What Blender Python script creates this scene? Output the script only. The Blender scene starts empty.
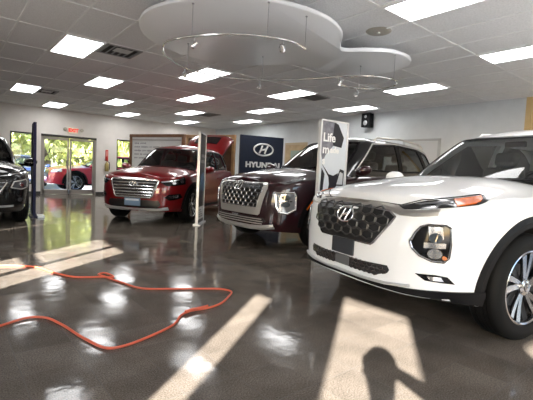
import bpy, bmesh, math, random
import numpy as np
from mathutils import Vector, Matrix
from mathutils.bvhtree import BVHTree
from mathutils.geometry import delaunay_2d_cdt

SC = bpy.context.scene
COL = SC.collection
R = math.radians
random.seed(7)

# ------------------------------------------------------------------ camera, sky, sun, exposure
CAM_H = 1.10
FPX = 400.5
_b = Vector((758-266.5, -(198-200), -FPX)).normalized()
_a = Vector((-60-266.5, -(158-200), -FPX)); _a = (_a - _a.dot(_b)*_b).normalized()
_z = _b.cross(_a)
cam_d = bpy.data.cameras.new('camera'); cam = bpy.data.objects.new('camera', cam_d); COL.objects.link(cam)
cam_d.sensor_width = 36; cam_d.lens = 36*FPX/533; cam_d.clip_start = .02; cam_d.clip_end = 500
cam.matrix_world = Matrix.Translation((0, 0, CAM_H)) @ Matrix((_b, _a, _z)).to_4x4()
SC.camera = cam

SUN_DIR = Vector((.81, .585, -.437)).normalized()
world = bpy.data.worlds.new('sky'); SC.world = world; world.use_nodes = True
wn = world.node_tree; wn.nodes.clear()
sky = wn.nodes.new('ShaderNodeTexSky'); sky.sky_type = 'NISHITA'; sky.sun_disc = False
sky.sun_elevation = R(23.6); sky.sun_rotation = math.atan2(-.81, -.585)
wb_ = wn.nodes.new('ShaderNodeBackground'); wb_.inputs[1].default_value = .62
wo = wn.nodes.new('ShaderNodeOutputWorld')
wn.links.new(sky.outputs[0], wb_.inputs[0]); wn.links.new(wb_.outputs[0], wo.inputs[0])
sun_d = bpy.data.lights.new('sun', 'SUN'); sun_d.energy = 36.0; sun_d.angle = R(.6); sun_d.color = (1, .96, .90)
sun = bpy.data.objects.new('sun', sun_d); COL.objects.link(sun)
sun.rotation_euler = SUN_DIR.to_track_quat('-Z', 'Y').to_euler(); sun.location = (-8, -6, 6)
TROFFER = 8.0
vs = SC.view_settings
vs.view_transform = 'Standard'; vs.look = 'None'; vs.gamma = 1; vs.use_curve_mapping = False
vs.exposure = 0.6
SC.cycles.max_bounces = 8; SC.cycles.transparent_max_bounces = 16; SC.cycles.use_denoising = True
SC.cycles.sample_clamp_indirect = 0; SC.cycles.blur_glossy = 1.0; SC.cycles.caustics_reflective = True

# ------------------------------------------------------------------ materials
MATS = {}
def mat(name, col=(.5, .5, .5), rough=.5, metal=0, coat=0, emit=None, estr=1, spec=.5, **kw):
    if name in MATS: return MATS[name]
    m = bpy.data.materials.new(name); m.use_nodes = True
    p = m.node_tree.nodes['Principled BSDF']
    p.inputs['Base Color'].default_value = (*col, 1)
    p.inputs['Roughness'].default_value = rough; p.inputs['Metallic'].default_value = metal
    p.inputs['Coat Weight'].default_value = coat; p.inputs['Coat Roughness'].default_value = .03
    p.inputs['Specular IOR Level'].default_value = spec
    if emit: p.inputs['Emission Color'].default_value = (*emit, 1); p.inputs['Emission Strength'].default_value = estr
    MATS[name] = m; return m
def noise_mat(name, c1, c2, scale=20, rough=.6, bump=0, coord='Object', detail=6, lo=.35, hi=.65, **kw):
    if name in MATS: return MATS[name]
    m = mat(name, c1, rough, **kw); nt = m.node_tree; p = nt.nodes['Principled BSDF']
    tc = nt.nodes.new('ShaderNodeTexCoord'); n = nt.nodes.new('ShaderNodeTexNoise'); n.inputs['Scale'].default_value = scale; n.inputs['Detail'].default_value = detail
    r = nt.nodes.new('ShaderNodeValToRGB'); r.color_ramp.elements[0].position = lo; r.color_ramp.elements[1].position = hi
    r.color_ramp.elements[0].color = (*c1, 1); r.color_ramp.elements[1].color = (*c2, 1)
    L = nt.links.new
    L(tc.outputs[coord], n.inputs['Vector']); L(n.outputs[0], r.inputs[0]); L(r.outputs[0], p.inputs['Base Color'])
    if bump:
        b = nt.nodes.new('ShaderNodeBump'); b.inputs['Strength'].default_value = bump; b.inputs['Distance'].default_value = .01
        L(n.outputs[0], b.inputs['Height']); L(b.outputs[0], p.inputs['Normal'])
    return m
def glass_mat(name, tint, refl=1.0, rough=0.0):
    if name in MATS: return MATS[name]
    m = bpy.data.materials.new(name); m.use_nodes = True; nt = m.node_tree; nt.nodes.clear()
    t = nt.nodes.new('ShaderNodeBsdfTransparent'); t.inputs[0].default_value = (*tint, 1)
    g = nt.nodes.new('ShaderNodeBsdfGlossy'); g.inputs['Roughness'].default_value = rough; g.inputs[0].default_value = (refl, refl, refl, 1)
    f = nt.nodes.new('ShaderNodeFresnel'); f.inputs[0].default_value = 1.5
    x = nt.nodes.new('ShaderNodeMixShader'); o = nt.nodes.new('ShaderNodeOutputMaterial')
    L = nt.links.new; L(f.outputs[0], x.inputs[0]); L(t.outputs[0], x.inputs[1]); L(g.outputs[0], x.inputs[2]); L(x.outputs[0], o.inputs[0])
    MATS[name] = m; return m

# ------------------------------------------------------------------ object helpers
def tag(o, label=None, cat=None, group=None, kind=None):
    if label: o['label'] = label
    if cat: o['category'] = cat
    if group: o['group'] = group
    if kind: o['kind'] = kind
    return o
def empty(name, loc=(0, 0, 0), rz=0):
    o = bpy.data.objects.new(name, None); COL.objects.link(o); o.location = loc; o.rotation_euler = (0, 0, rz); o.empty_display_size = .1
    return o
def mobj(name, verts, faces, mats, parent=None, smooth=False, mi=None, angle=40):
    me = bpy.data.meshes.new(name); me.from_pydata([tuple(v) for v in verts], [], [tuple(f) for f in faces])
    if not isinstance(mats, (list, tuple)): mats = [mats]
    for m in mats: me.materials.append(m)
    if mi is not None: me.polygons.foreach_set('material_index', list(mi))
    me.validate(); me.update()
    if smooth:
        me.polygons.foreach_set('use_smooth', [True]*len(me.polygons)); me.set_sharp_from_angle(angle=R(angle))
    o = bpy.data.objects.new(name, me); COL.objects.link(o)
    if parent is not None: o.parent = parent
    return o
class MB:
    def __init__(s): s.v = []; s.f = []
    def add(s, v, f):
        n = len(s.v); s.v += [tuple(a) for a in v]; s.f += [tuple(i+n for i in q) for q in f]
    def box(s, c, d, rz=0, M=None):
        hx, hy, hz = d[0]/2, d[1]/2, d[2]/2
        v = [Vector((x, y, z)) for x in (-hx, hx) for y in (-hy, hy) for z in (-hz, hz)]
        m = M if M is not None else Matrix.Rotation(rz, 3, 'Z')
        v = [m @ p + Vector(c) for p in v]
        s.add(v, [(0, 1, 3, 2), (4, 6, 7, 5), (0, 4, 5, 1), (2, 3, 7, 6), (0, 2, 6, 4), (1, 5, 7, 3)]); return s
    def tube(s, pts, r, n=8, closed=False, cap=True):
        pts = [Vector(p) for p in pts]; N = len(pts); rr = r if isinstance(r, (list, tuple)) else [r]*N
        up = Vector((0, 0, 1)); rings = []; t0 = None; u = None
        for i, p in enumerate(pts):
            a = pts[(i-1) % N] if (closed or i > 0) else p; b = pts[(i+1) % N] if (closed or i < N-1) else p
            t = (b-a).normalized()
            if u is None:
                u = t.cross(up)
                if u.length < .1: u = t.cross(Vector((1, 0, 0)))
                u.normalize()
            else:
                u = (u - t*u.dot(t)).normalized()
            w = t.cross(u)
            rings.append([p + rr[i]*(math.cos(2*math.pi*k/n)*u + math.sin(2*math.pi*k/n)*w) for k in range(n)])
        v = [q for ring in rings for q in ring]; f = []
        for i in range(N if closed else N-1):
            j = (i+1) % N
            for k in range(n): f.append((i*n+k, j*n+k, j*n+(k+1) % n, i*n+(k+1) % n))
        if cap and not closed: f.append(tuple(range(n))); f.append(tuple((N-1)*n+k for k in reversed(range(n))))
        s.add(v, [q[::-1] for q in f]); return s
    def lathe(s, prof, n=48, axis='y', c=(0, 0, 0), closed=False):
        # prof: list of (a, r): a along the axis
        v = []; P = len(prof)
        for i in range(n):
            t = 2*math.pi*i/n; cs, sn = math.cos(t), math.sin(t)
            for a, r in prof:
                q = (r*cs, a, r*sn) if axis == 'y' else ((r*cs, r*sn, a) if axis == 'z' else (a, r*cs, r*sn))
                v.append((q[0]+c[0], q[1]+c[1], q[2]+c[2]))
        f = []
        for i in range(n):
            j = (i+1) % n
            for k in range(P if closed else P-1):
                l = (k+1) % P; f.append((i*P+k, i*P+l, j*P+l, j*P+k))
        s.add(v, f); return s
    def build(s, name, m, parent=None, smooth=False, angle=40, fix=True):
        o = mobj(name, s.v, s.f, m, parent, smooth=False)
        if fix:
            bm = bmesh.new(); bm.from_mesh(o.data); bmesh.ops.recalc_face_normals(bm, faces=bm.faces); bm.to_mesh(o.data); bm.free()
        if smooth:
            o.data.polygons.foreach_set('use_smooth', [True]*len(o.data.polygons)); o.data.set_sharp_from_angle(angle=R(angle))
        return o
def bevel(o, w=.01, seg=2):
    m = o.modifiers.new('bevel', 'BEVEL'); m.width = w; m.segments = seg; m.limit_method = 'ANGLE'; return o
def copy_tree(o, parent=None):
    c = o.copy(); COL.objects.link(c); c.parent = parent
    for ch in [x for x in bpy.data.objects if x.parent == o]: copy_tree(ch, c)
    return c
def cr(pts, k=8, closed=False):
    P = np.array(pts, float); n = len(P); out = []
    segs = n if closed else n-1
    for i in range(segs):
        p1, p2 = P[i], P[(i+1) % n]
        p0 = P[(i-1) % n] if (closed or i > 0) else 2*p1-p2
        p3 = P[(i+2) % n] if (closed or i < n-2) else 2*p2-p1
        t0 = 0; t1 = t0+max(1e-6, np.linalg.norm(p1-p0))**.5; t2 = t1+max(1e-6, np.linalg.norm(p2-p1))**.5; t3 = t2+max(1e-6, np.linalg.norm(p3-p2))**.5
        for t in np.linspace(t1, t2, k, endpoint=False):
            A1 = (t1-t)/(t1-t0)*p0+(t-t0)/(t1-t0)*p1; A2 = (t2-t)/(t2-t1)*p1+(t-t1)/(t2-t1)*p2; A3 = (t3-t)/(t3-t2)*p2+(t-t2)/(t3-t2)*p3
            B1 = (t2-t)/(t2-t0)*A1+(t-t0)/(t2-t0)*A2; B2 = (t3-t)/(t3-t1)*A2+(t-t1)/(t3-t1)*A3
            out.append((t2-t)/(t2-t1)*B1+(t-t1)/(t2-t1)*B2)
    if not closed: out.append(P[-1])
    return np.array(out)
def pch(x, pts):
    pts = sorted(pts); X = np.array([p[0] for p in pts]); Y = np.array([p[1] for p in pts])
    h = np.diff(X); d = np.diff(Y)/h; m = np.zeros(len(X)); m[0] = d[0]; m[-1] = d[-1]
    for i in range(1, len(X)-1):
        if d[i-1]*d[i] > 0:
            w1 = 2*h[i]+h[i-1]; w2 = h[i]+2*h[i-1]; m[i] = (w1+w2)/(w1/d[i-1]+w2/d[i])
    x = np.clip(x, X[0], X[-1]); i = np.clip(np.searchsorted(X, x)-1, 0, len(X)-2)
    t = (x-X[i])/h[i]
    return (2*t**3-3*t**2+1)*Y[i]+(t**3-2*t**2+t)*h[i]*m[i]+(-2*t**3+3*t**2)*Y[i+1]+(t**3-t**2)*h[i]*m[i+1]

# ------------------------------------------------------------------ car building
def ring_solid(levels, capz, K=14, p=2.6, capb=True):
    """levels: (L,U,3) half rings (y>=0, first and last on the centre line)"""
    L, U = len(levels), len(levels[0]); RN = 2*U-2
    v = []
    for l in range(L):
        half = [tuple(q) for q in levels[l]]
        v += half + [(q[0], -q[1], q[2]) for q in half[-2:0:-1]]
    f = []
    for l in range(L-1):
        for i in range(RN):
            j = (i+1) % RN
            f.append((l*RN+i, l*RN+j, (l+1)*RN+j, (l+1)*RN+i))
    def cap(l, zf, flip):
        b = l*RN; prev = None
        for u in range(1, U-1):
            x, y, z = levels[l][u]; row = [b+u]
            zc = zf(x) if zf else z
            for k in range(1, K):
                e = 1-2*k/K
                row.append(len(v)); v.append((x, y*e, z+(zc-z)*(1-abs(e)**p)))
            row.append(b+RN-u)
            if prev is None:
                for k in range(K): f.append((b, row[k], row[k+1]) if not flip else (b, row[k+1], row[k]))
            else:
                for k in range(K):
                    q = (prev[k], row[k], row[k+1], prev[k+1]); f.append(q if not flip else q[::-1])
            prev = row
        e_ = b+U-1
        for k in range(K): f.append((prev[k], e_, prev[k+1]) if not flip else (prev[k+1], e_, prev[k]))
    cap(L-1, capz, False)
    cap(0, None, True)
    return v, f
def fixn(o):
    bm = bmesh.new(); bm.from_mesh(o.data); bmesh.ops.recalc_face_normals(bm, faces=bm.faces); bm.to_mesh(o.data); bm.free()
def boolean(o, cutters):
    for c in cutters:
        m = o.modifiers.new('b', 'BOOLEAN'); m.operation = 'DIFFERENCE'; m.object = c; m.solver = 'EXACT'
    apply_mods(o)
    for c in cutters:
        me = c.data; bpy.data.objects.remove(c); bpy.data.meshes.remove(me)
def apply_mods(o):
    dg = bpy.context.evaluated_depsgraph_get(); dg.update()
    me = bpy.data.meshes.new_from_object(o.evaluated_get(dg)); old = o.data; o.modifiers.clear(); o.data = me; me.name = o.name
    bpy.data.meshes.remove(old)
def prism(poly, axis, lo, hi):
    n = len(poly); v = []
    for t in (lo, hi):
        for a, b in poly: v.append((t, a, b) if axis == 'x' else (a, t, b))
    f = [tuple(range(n)), tuple(range(2*n-1, n-1, -1))]+[(i, (i+1) % n, n+(i+1) % n, n+i) for i in range(n)]
    o = mobj('cut', v, f, []); fixn(o); return o
def bvh_of(*meshes):
    v = []; f = []
    for me in meshes:
        n = len(v); v += [tuple(x.co) for x in me.vertices]; f += [tuple(i+n for i in p.vertices) for p in me.polygons]
    return BVHTree.FromPolygons(v, f)
class Surf:
    """projects flat outlines on to a car's skin"""
    def __init__(s, bvh, x0=0.0): s.b = bvh; s.x0 = x0
    def hit(s, view, a, b):
        if view == 'front': o, d = Vector((3, a, b)), Vector((-1, 0, 0))
        elif view == 'back': o, d = Vector((-8, a, b)), Vector((1, 0, 0))
        elif view == 'side': o, d = Vector((a, 3, b)), Vector((0, -1, 0))
        elif view == 'top': o, d = Vector((a, b, 4)), Vector((0, 0, -1))
        elif view == 'cyl':
            o = Vector((s.x0+3*math.cos(a), 3*math.sin(a), b)); d = Vector((-math.cos(a), -math.sin(a), 0))
        h = s.b.ray_cast(o, d)
        if h[0] is None: return None
        n = h[1]
        if n.dot(d) > 0: n = -n
        return h[0], n
    def patch(s, name, view, poly, m, parent, off=.004, th=.012, res=.03, mirror=False, smooth=True, curve=False, lens=0.0):
        if curve: poly = cr(poly, 6, closed=True)[:]
        pts = []
        n = len(poly)
        for i in range(n):
            a, b = np.array(poly[i], float), np.array(poly[(i+1) % n], float); k = max(1, int(np.linalg.norm(b-a)/res))
            for t in range(k): pts.append(a+(b-a)*t/k)
        nb = len(pts); pa = np.array(pts); lo, hi = pa.min(0), pa.max(0)
        edges = [(i, (i+1) % nb) for i in range(nb)]
        allp = list(pts)
        X = np.arange(lo[0]+res/2, hi[0], res); Y = np.arange(lo[1]+res/2, hi[1], res)
        def inside(x, y):
            c = False; j = nb-1
            for i in range(nb):
                xi, yi = pa[i]; xj, yj = pa[j]
                if (yi > y) != (yj > y) and x < (xj-xi)*(y-yi)/(yj-yi)+xi: c = not c
                j = i
            return c
        for x in X:
            for y in Y:
                if inside(x, y) and np.min(np.hypot(pa[:, 0]-x, pa[:, 1]-y)) > res*.45: allp.append((x, y))
        vv, ee, ff, _, _, _ = delaunay_2d_cdt([Vector((float(q[0]), float(q[1]))) for q in allp], edges, [], 1, 1e-6)
        # keep faces inside
        V = []; ok = []
        for q in vv:
            h = s.hit(view, q[0], q[1])
            if h is None: V.append(Vector((0, 0, 0))); ok.append(False)
            else: V.append(h[0]+h[1]*off); ok.append(True)
        N = [None if not o_ else s.hit(view, vv[i][0], vv[i][1])[1] for i, o_ in enumerate(ok)]
        F = []
        for fc in ff:
            if not all(ok[i] for i in fc): continue
            cx_ = sum(vv[i][0] for i in fc)/len(fc); cy_ = sum(vv[i][1] for i in fc)/len(fc)
            if not inside(cx_, cy_): continue
            nrm = (V[fc[1]]-V[fc[0]]).cross(V[fc[2]]-V[fc[0]])
            F.append(tuple(fc) if nrm.dot(N[fc[0]]) > 0 else tuple(fc)[::-1])
        return s.finish(name, V, N, F, m, parent, th, mirror, smooth)
    def finish(s, name, V, N, F, m, parent, th, mirror, smooth):
        cnt = {}
        for fc in F:
            for i in range(len(fc)):
                a, b = fc[i], fc[(i+1) % len(fc)]; cnt[(a, b)] = 1
        V = [tuple(v) for v in V]; low = {}
        F2 = []
        if th > 0:
            for (a, b) in list(cnt):
                if (b, a) not in cnt:
                    for i in (a, b):
                        if i not in low: low[i] = len(V); V.append(tuple(Vector(V[i])-N[i]*th))
                    F2.append((b, a, low[a], low[b]))
        F = F+F2
        if mirror: V = [(x, -y, z) for x, y, z in V]; F = [q[::-1] for q in F]
        o = mobj(name, V, F, m, parent)
        bm = bmesh.new(); bm.from_mesh(o.data); bmesh.ops.delete(bm, geom=[x for x in bm.verts if not x.link_faces], context='VERTS'); bm.to_mesh(o.data); bm.free()
        if smooth: o.data.polygons.foreach_set('use_smooth', [True]*len(o.data.polygons)); o.data.set_sharp_from_angle(angle=R(50))
        return o
    def strips(s, name, view, lines, w, m, parent, off=.006, th=.012, res=.02, mirror=False, closed=False, bulge=0):
        V = []; N = []; F = []
        for ln in lines:
            wl = w
            if isinstance(ln, dict): wl = ln['w']; ln = ln['p']
            P = np.array(ln, float); q = []
            m_ = len(P) if closed else len(P)-1
            for i in range(m_):
                a, b = P[i], P[(i+1) % len(P)]; k = max(1, int(np.linalg.norm(b-a)/res))
                for t in range(k): q.append(a+(b-a)*t/k)
            if not closed: q.append(P[-1])
            q = np.array(q); n = len(q)
            if n < 2: continue
            base = len(V); good = True; tmpV = []; tmpN = []
            for i in range(n):
                a = q[(i-1) % n] if (closed or i > 0) else q[i]; b = q[(i+1) % n] if (closed or i < n-1) else q[i]
                t = b-a; t = t/(np.linalg.norm(t)+1e-9); nn = np.array([-t[1], t[0]])
                ww = wl(i/(n-1)) if callable(wl) else wl
                for e in ((-1, 0, 1) if bulge else (-1, 1)):
                    p_ = q[i]+nn*ww/2*e; h = s.hit(view, p_[0], p_[1])
                    if h is None: good = False; break
                    tmpV.append(h[0]+h[1]*(off+(bulge if e == 0 else 0))); tmpN.append(h[1])
                if not good: break
            if not good: continue
            V += tmpV; N += tmpN; c = 3 if bulge else 2
            for i in range(n if closed else n-1):
                j = (i+1) % n
                for k in range(c-1):
                    fc = (base+i*c+k, base+j*c+k, base+j*c+k+1, base+i*c+k+1)
                    nr = (V[fc[1]]-V[fc[0]]).cross(V[fc[2]]-V[fc[0]])
                    F.append(fc if nr.dot(N[fc[0]]) > 0 else fc[::-1])
        if not F: print('EMPTY strips', name); return None
        return s.finish(name, V, N, F, m, parent, th, mirror, False)
def hexes(x0, x1, z0, z1, sx, sz, keep, shrink=.82):
    out = []; j = 0; z = z0
    while z < z1:
        x = x0+(sx/2 if j % 2 else 0)
        while x < x1:
            if keep(x, z): out.append([(x+math.cos(a)*sx*.58*shrink, z+math.sin(a)*sz*.66*shrink) for a in [math.pi/6+k*math.pi/3 for k in range(6)]])
            x += sx
        z += sz; j += 1
    return out
def inpoly(poly, margin=0):
    P = np.array(poly, float); c0 = P.mean(0)
    Q = c0+(P-c0)*(1-margin)
    def f(x, y):
        c = False; j = len(Q)-1
        for i in range(len(Q)):
            xi, yi = Q[i]; xj, yj = Q[j]
            if (yi > y) != (yj > y) and x < (xj-xi)*(y-yi)/(yj-yi)+xi: c = not c
            j = i
        return c
    return f

PLAN = [(.93, 0), (.925, .25), (.90, .45), (.845, .63), (.72, .78), (.50, .88), (.2, .925), (-.5, .94), (-1.4, .945), (-2.4, .94), (-3.1, .91), (-3.5, .83), (-3.72, .65), (-3.80, .4), (-3.84, 0)]
SF = [(.18, .10), (.26, .04), (.36, 0), (.60, .0), (.75, .015), (.86, .045), (.95, .09), (1.1, .12)]
SI = [(.2, .10), (.30, .045), (.42, .02), (.6, .005), (.78, 0), (.90, .008), (1.0, .03), (1.2, .06)]
ZT = [(-3.84, 1.08), (-3.2, 1.12), (-.6, 1.05), (0, 1.01), (.5, .965), (.8, .925), (.93, .90)]
ZC = [(-3.84, 1.10), (-.70, 1.10), (-.40, 1.15), (-.1, 1.14), (.3, 1.085), (.65, 1.02), (.85, .955), (.93, .91)]
GB = [(-0.16, 0), (-0.2, 0.35), (-0.32, 0.62), (-0.48, 0.775), (-0.85, 0.825), (-1.767, 0.83), (-2.6, 0.815), (-3.1, 0.775), (-3.48, 0.67), (-3.66, 0.4), (-3.7, 0)]
GR = [(-1.03, 0), (-1.052, 0.3), (-1.117, 0.5), (-1.247, 0.6), (-1.572, 0.635), (-2.092, 0.645), (-2.6, 0.635), (-2.95, 0.61), (-3.25, 0.54), (-3.4, 0.3), (-3.42, 0)]
ZR = [(-3.5, 1.50), (-3.2, 1.56), (-2.5, 1.615), (-1.9, 1.63), (-1.4, 1.61), (-1.1, 1.575)]
ZRC = [(-3.5, 1.53), (-3.2, 1.60), (-2.5, 1.665), (-1.9, 1.69), (-1.5, 1.675), (-1.3, 1.64), (-1.1, 1.585)]
WIN = dict(
  door_window=[[(-.76, 1.13), (-1.34, 1.515), (-1.98, 1.565), (-1.98, 1.12)], [(-2.06, 1.125), (-2.06, 1.565), (-2.72, 1.54), (-2.92, 1.16)]],
  quarter=[(-3.0, 1.18), (-2.82, 1.515), (-3.10, 1.475), (-3.28, 1.26)],
  windshield=[(-.735, 1.085), (.735, 1.085), (.64, 1.40), (.55, 1.56), (-.55, 1.56), (-.64, 1.40)],
  rear=[(-.58, 1.17), (.58, 1.17), (.47, 1.47), (-.47, 1.47)])

def car(name, label, paint, L=4.77, W=1.89, H=1.68, wb=2.765, oh=.93, tire=.37, tw=.235, pose=(0, 0, 0), glass=None, arch=.425, sf=None, si=None, zt=None, zc=None, plan=None, wheel_style='twin', rimr=.245, clad=.075, seats=True, liftgate=True, interior=True, zf=None, cat='car', cladm=None, zbv=None, gx=0, mx=0, roll=.07, ghp=None, wheels=(0, 1, 2, 3), steer=0):
    root = empty(name, (pose[0], pose[1], 0), pose[2]); tag(root, label, cat)
    kf = oh/.93; kr = (L-oh)/3.84; ky = W/1.89; kz = H/1.68
    def T(x): return x*kf if x > 0 else x*kr
    def TP(pts): return [(T(x), y*ky) for x, y in pts]
    def TZ(pts): return [(T(x), z*kz) for x, z in pts]
    plan_ = cr(TP(plan or PLAN), 7)
    d = np.gradient(plan_, axis=0); nrm = np.stack([-d[:, 1], d[:, 0]], 1)*-1; nrm = nrm/np.linalg.norm(nrm, axis=1)[:, None]
    nrm[0] = (1, 0); nrm[-1] = (-1, 0)
    if nrm[len(nrm)//2][1] < 0: nrm = -nrm; nrm[0] = (1, 0); nrm[-1] = (-1, 0)
    zt_ = pch(plan_[:, 0], TZ(zt or ZT)); zb = (.265+.055*np.clip((plan_[:, 0]-.35)/.4, 0, 1)**2*(3-2*np.clip((plan_[:, 0]-.35)/.4, 0, 1)))*kz if zbv is None else zbv(plan_[:, 0])
    ts = list(np.linspace(0, .86, 20)); ztm = 1.0
    levels = []
    sfz = [(z*kz, v) for z, v in (sf or SF)]; siz = [(z*kz, v) for z, v in (si or SI)]
    zl = [('t', t) for t in np.linspace(0, 1, 20)]+[('r', a) for a in np.linspace(.12, 1, 9)]
    for kd, q in zl:
        if kd == 't': z = zb+(zt_-roll-zb)*q; rin = np.zeros_like(z)
        else:
            a = q*math.pi/2; z = zt_-roll+roll*math.sin(a); rin = np.full_like(z, roll*(1-math.cos(a)))
        s_f = pch(z, sfz)+rin; s_i = pch(z, siz)+rin
        nx = nrm[:, 0]; off = np.where(nx > 0, s_f, s_f*.9)
        bl = nx**2; inset = bl*off+(1-bl)*s_i
        # wheel arch flare
        fl = .012*(np.exp(-((plan_[:, 0])/.45)**2)+np.exp(-((plan_[:, 0]+wb)/.45)**2))*np.exp(-((z-.62)/.25)**2)
        # door hollow
        dh = -.022*np.exp(-((plan_[:, 0]+wb*.5)/.75)**4)*np.exp(-((z-.55)/.14)**2)
        off2 = -inset+fl+dh
        p = plan_+nrm*off2[:, None]; p[0, 1] = 0; p[-1, 1] = 0; p[:, 1] = np.maximum(p[:, 1], 0)
        levels.append(np.stack([p[:, 0], p[:, 1], z], 1))
    zc_ = TZ(zc or ZC)
    v, f = ring_solid(levels, lambda x: max(float(pch(np.array([x]), zc_)[0]), 0), K=16)
    black = mat('black_plastic', (.007, .007, .008), .45, spec=.12)
    dark = mat('dark_cabin', (.02, .02, .022), .6)
    body = mobj('body', v, f, [paint, dark], root); fixn(body)
    zb = .265*kz
    # greenhouse
    gb = cr(TP(GB), 6); gr_ = cr(TP(GR), 6)
    gsh = lambda a: gx*np.clip((a+2.4)/1.2, 0, 1)
    gb[:, 0] += gsh(gb[:, 0]); gr_[:, 0] += gsh(gr_[:, 0])
    d = np.gradient(gb, axis=0); gn = np.stack([-d[:, 1], d[:, 0]], 1); gn /= np.linalg.norm(gn, axis=1)[:, None]
    if gn[len(gn)//2][1] < 0: gn = -gn
    gn[0] = (1, 0); gn[-1] = (-1, 0)
    z0 = .98*kz; zr = pch(gr_[:, 0], TZ(ZR)); glev = []
    for t in list(np.linspace(0, .9, 12))+[.93, .955, .975, .99, 1.0]:
        bul = .035*math.sin(math.pi*min(t, 1))
        if t > .9: rin = .06*(1-math.sqrt(max(0, 1-((t-.9)/.1)**2)))
        else: rin = 0
        p = gb+(gr_-gb)*t+gn*(bul-rin)
        p[0, 1] = 0; p[-1, 1] = 0
        glev.append(np.stack([p[:, 0], p[:, 1], z0+(zr-z0)*t], 1))
    zrc = TZ(ZRC)
    gv, gf = ring_solid(glev, lambda x: float(pch(np.array([x]), zrc)[0]), K=14, p=2.2)
    gh = mobj('roof_and_pillars', gv, gf, [ghp or paint], root); fixn(gh)
    sfull = Surf(bvh_of(body.data, gh.data)); sg = Surf(bvh_of(gh.data)); sb = Surf(bvh_of(body.data), x0=0)
    root_s = dict(full=sfull, gh=sg, body=sb, T=T, kz=kz, ky=ky, kf=kf, kr=kr)
    # shell and openings
    if interior:
        m = gh.modifiers.new('s', 'SOLIDIFY'); m.thickness = .035; m.offset = -1; apply_mods(gh)
    cuts = []
    gl = glass or glass_mat('car_glass', (.70, .75, .72))
    side = [TZ(w) for w in WIN['door_window']]; q_ = TZ(WIN['quarter'])
    ws = [(y*ky, z*kz) for y, z in WIN['windshield']]; rr_ = [(y*ky, z*kz) for y, z in WIN['rear']]
    if interior:
        for w in side+[q_]: cuts.append(prism(w, 'y', -2, 2))
        cuts.append(prism(ws, 'x', T(-1.42), .3)); cuts.append(prism(rr_, 'x', T(-4.2), T(-3.32)))
        gh.parent = None; bpy.context.view_layer.update()
        boolean(gh, cuts); gh.parent = root
    gh.data.polygons.foreach_set('use_smooth', [True]*len(gh.data.polygons)); gh.data.set_sharp_from_angle(angle=R(35))
    off = -.006 if interior else .003
    def grow(poly, k=.018):
        c = np.mean(poly, 0); return [tuple(np.array(p)+(np.array(p)-c)/np.linalg.norm(np.array(p)-c)*k) for p in poly]
    sg.patch('windshield', 'front', grow(ws, .012), gl, root, off=off, th=0, res=.05)
    if liftgate: sg.patch('rear_window', 'back', grow(rr_, .012), gl, root, off=off, th=0, res=.08)
    for mi_ in (False, True):
        for w in side: sg.patch('door_window', 'side', grow(w, .012), gl, root, off=off, th=0, res=.06, mirror=mi_)
        sg.patch('quarter_window', 'side', grow(q_, .01), gl, root, off=off, th=0, res=.06, mirror=mi_)
        sg.strips('window_trim', 'side', [w for w in side]+[q_], .03, black, root, off=.004, th=.01, mirror=mi_, closed=True)
        for pl_ in ([((side[0][3][0]+side[1][0][0])/2, 1.10*kz), ((side[0][2][0]+side[1][1][0])/2, 1.55*kz)], [((side[1][3][0]+q_[0][0])/2, 1.15*kz), ((side[1][2][0]+q_[1][0])/2, 1.52*kz)]):
            sg.strips('door_pillar', 'side', [pl_], .07, black, root, off=.006, th=.01, mirror=mi_)
    sg.strips('windshield_seal', 'front', [ws], .022, black, root, off=.003, th=.008, closed=True)
    # arches
    bv = []
    for xw in (0, -wb):
        for sgn in (1, -1):
            me = bpy.data.meshes.new('cut'); bm = bmesh.new()
            bmesh.ops.create_cone(bm, cap_ends=True, segments=56, radius1=arch*tire/.37, radius2=arch*tire/.37, depth=.5)
            bm.to_mesh(me); bm.free(); c = bpy.data.objects.new('cut', me); COL.objects.link(c)
            c.rotation_euler = (math.pi/2, 0, 0); c.location = (xw, sgn*(W/2-.30+.25), tire+.01); bv.append(c)
            bpy.context.view_layer.update()
    par = body.parent; body.parent = None
    bpy.context.view_layer.update()
    boolean(body, bv); body.parent = par
    ra = arch*tire/.37
    mi = []
    for p in body.data.polygons:
        c = p.center; k = 0
        for xw in (0, -wb):
            if math.hypot(c.x-xw, c.z-tire-.01) < ra+.002 and abs(c.y) < W/2-.035 and abs(c.y) > W/2-.32: k = 1
        if p.normal.z > .5 and T(-.72) > c.x > T(-3.5) and abs(c.y) < .70*ky and c.z > .9: k = 1
        if c.z < zb+.07 and p.normal.z < -.7: k = 1
        mi.append(k)
    body.data.materials.clear(); body.data.materials.append(paint); body.data.materials.append(dark)
    body.data.polygons.foreach_set('material_index', mi)
    body.data.polygons.foreach_set('use_smooth', [True]*len(mi)); body.data.set_sharp_from_angle(angle=R(32))
    cm = cladm or black
    for mi_ in (False, True):
        arcs = []
        for xw in (0, -wb):
            arcs.append([(xw+(ra+clad/2-.012)*math.cos(a), tire+.01+(ra+clad/2-.012)*math.sin(a)) for a in np.linspace(R(-28), R(208), 50) if tire+.01+(ra+clad/2)*math.sin(a) > zb+.03])
        for arc in arcs: sb.strips('wheel_arch_trim', 'side', [arc], clad, cm, root, off=.006, th=.05, mirror=mi_, bulge=.006)
        sb.patch('sill_trim', 'side', [(-ra-.02, zb+.015), (-ra-.02, .34*kz), (-wb+ra+.02, .34*kz), (-wb+ra+.02, zb+.015)], cm, root, off=.006, th=.03, res=.08, mirror=mi_)
        # door cut lines and handles
        gap = mat('panel_gap', (.004, .004, .004), .8)
        x1, x2, x3 = T(-.62), T(-1.98)-.03, T(-2.93)
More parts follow.
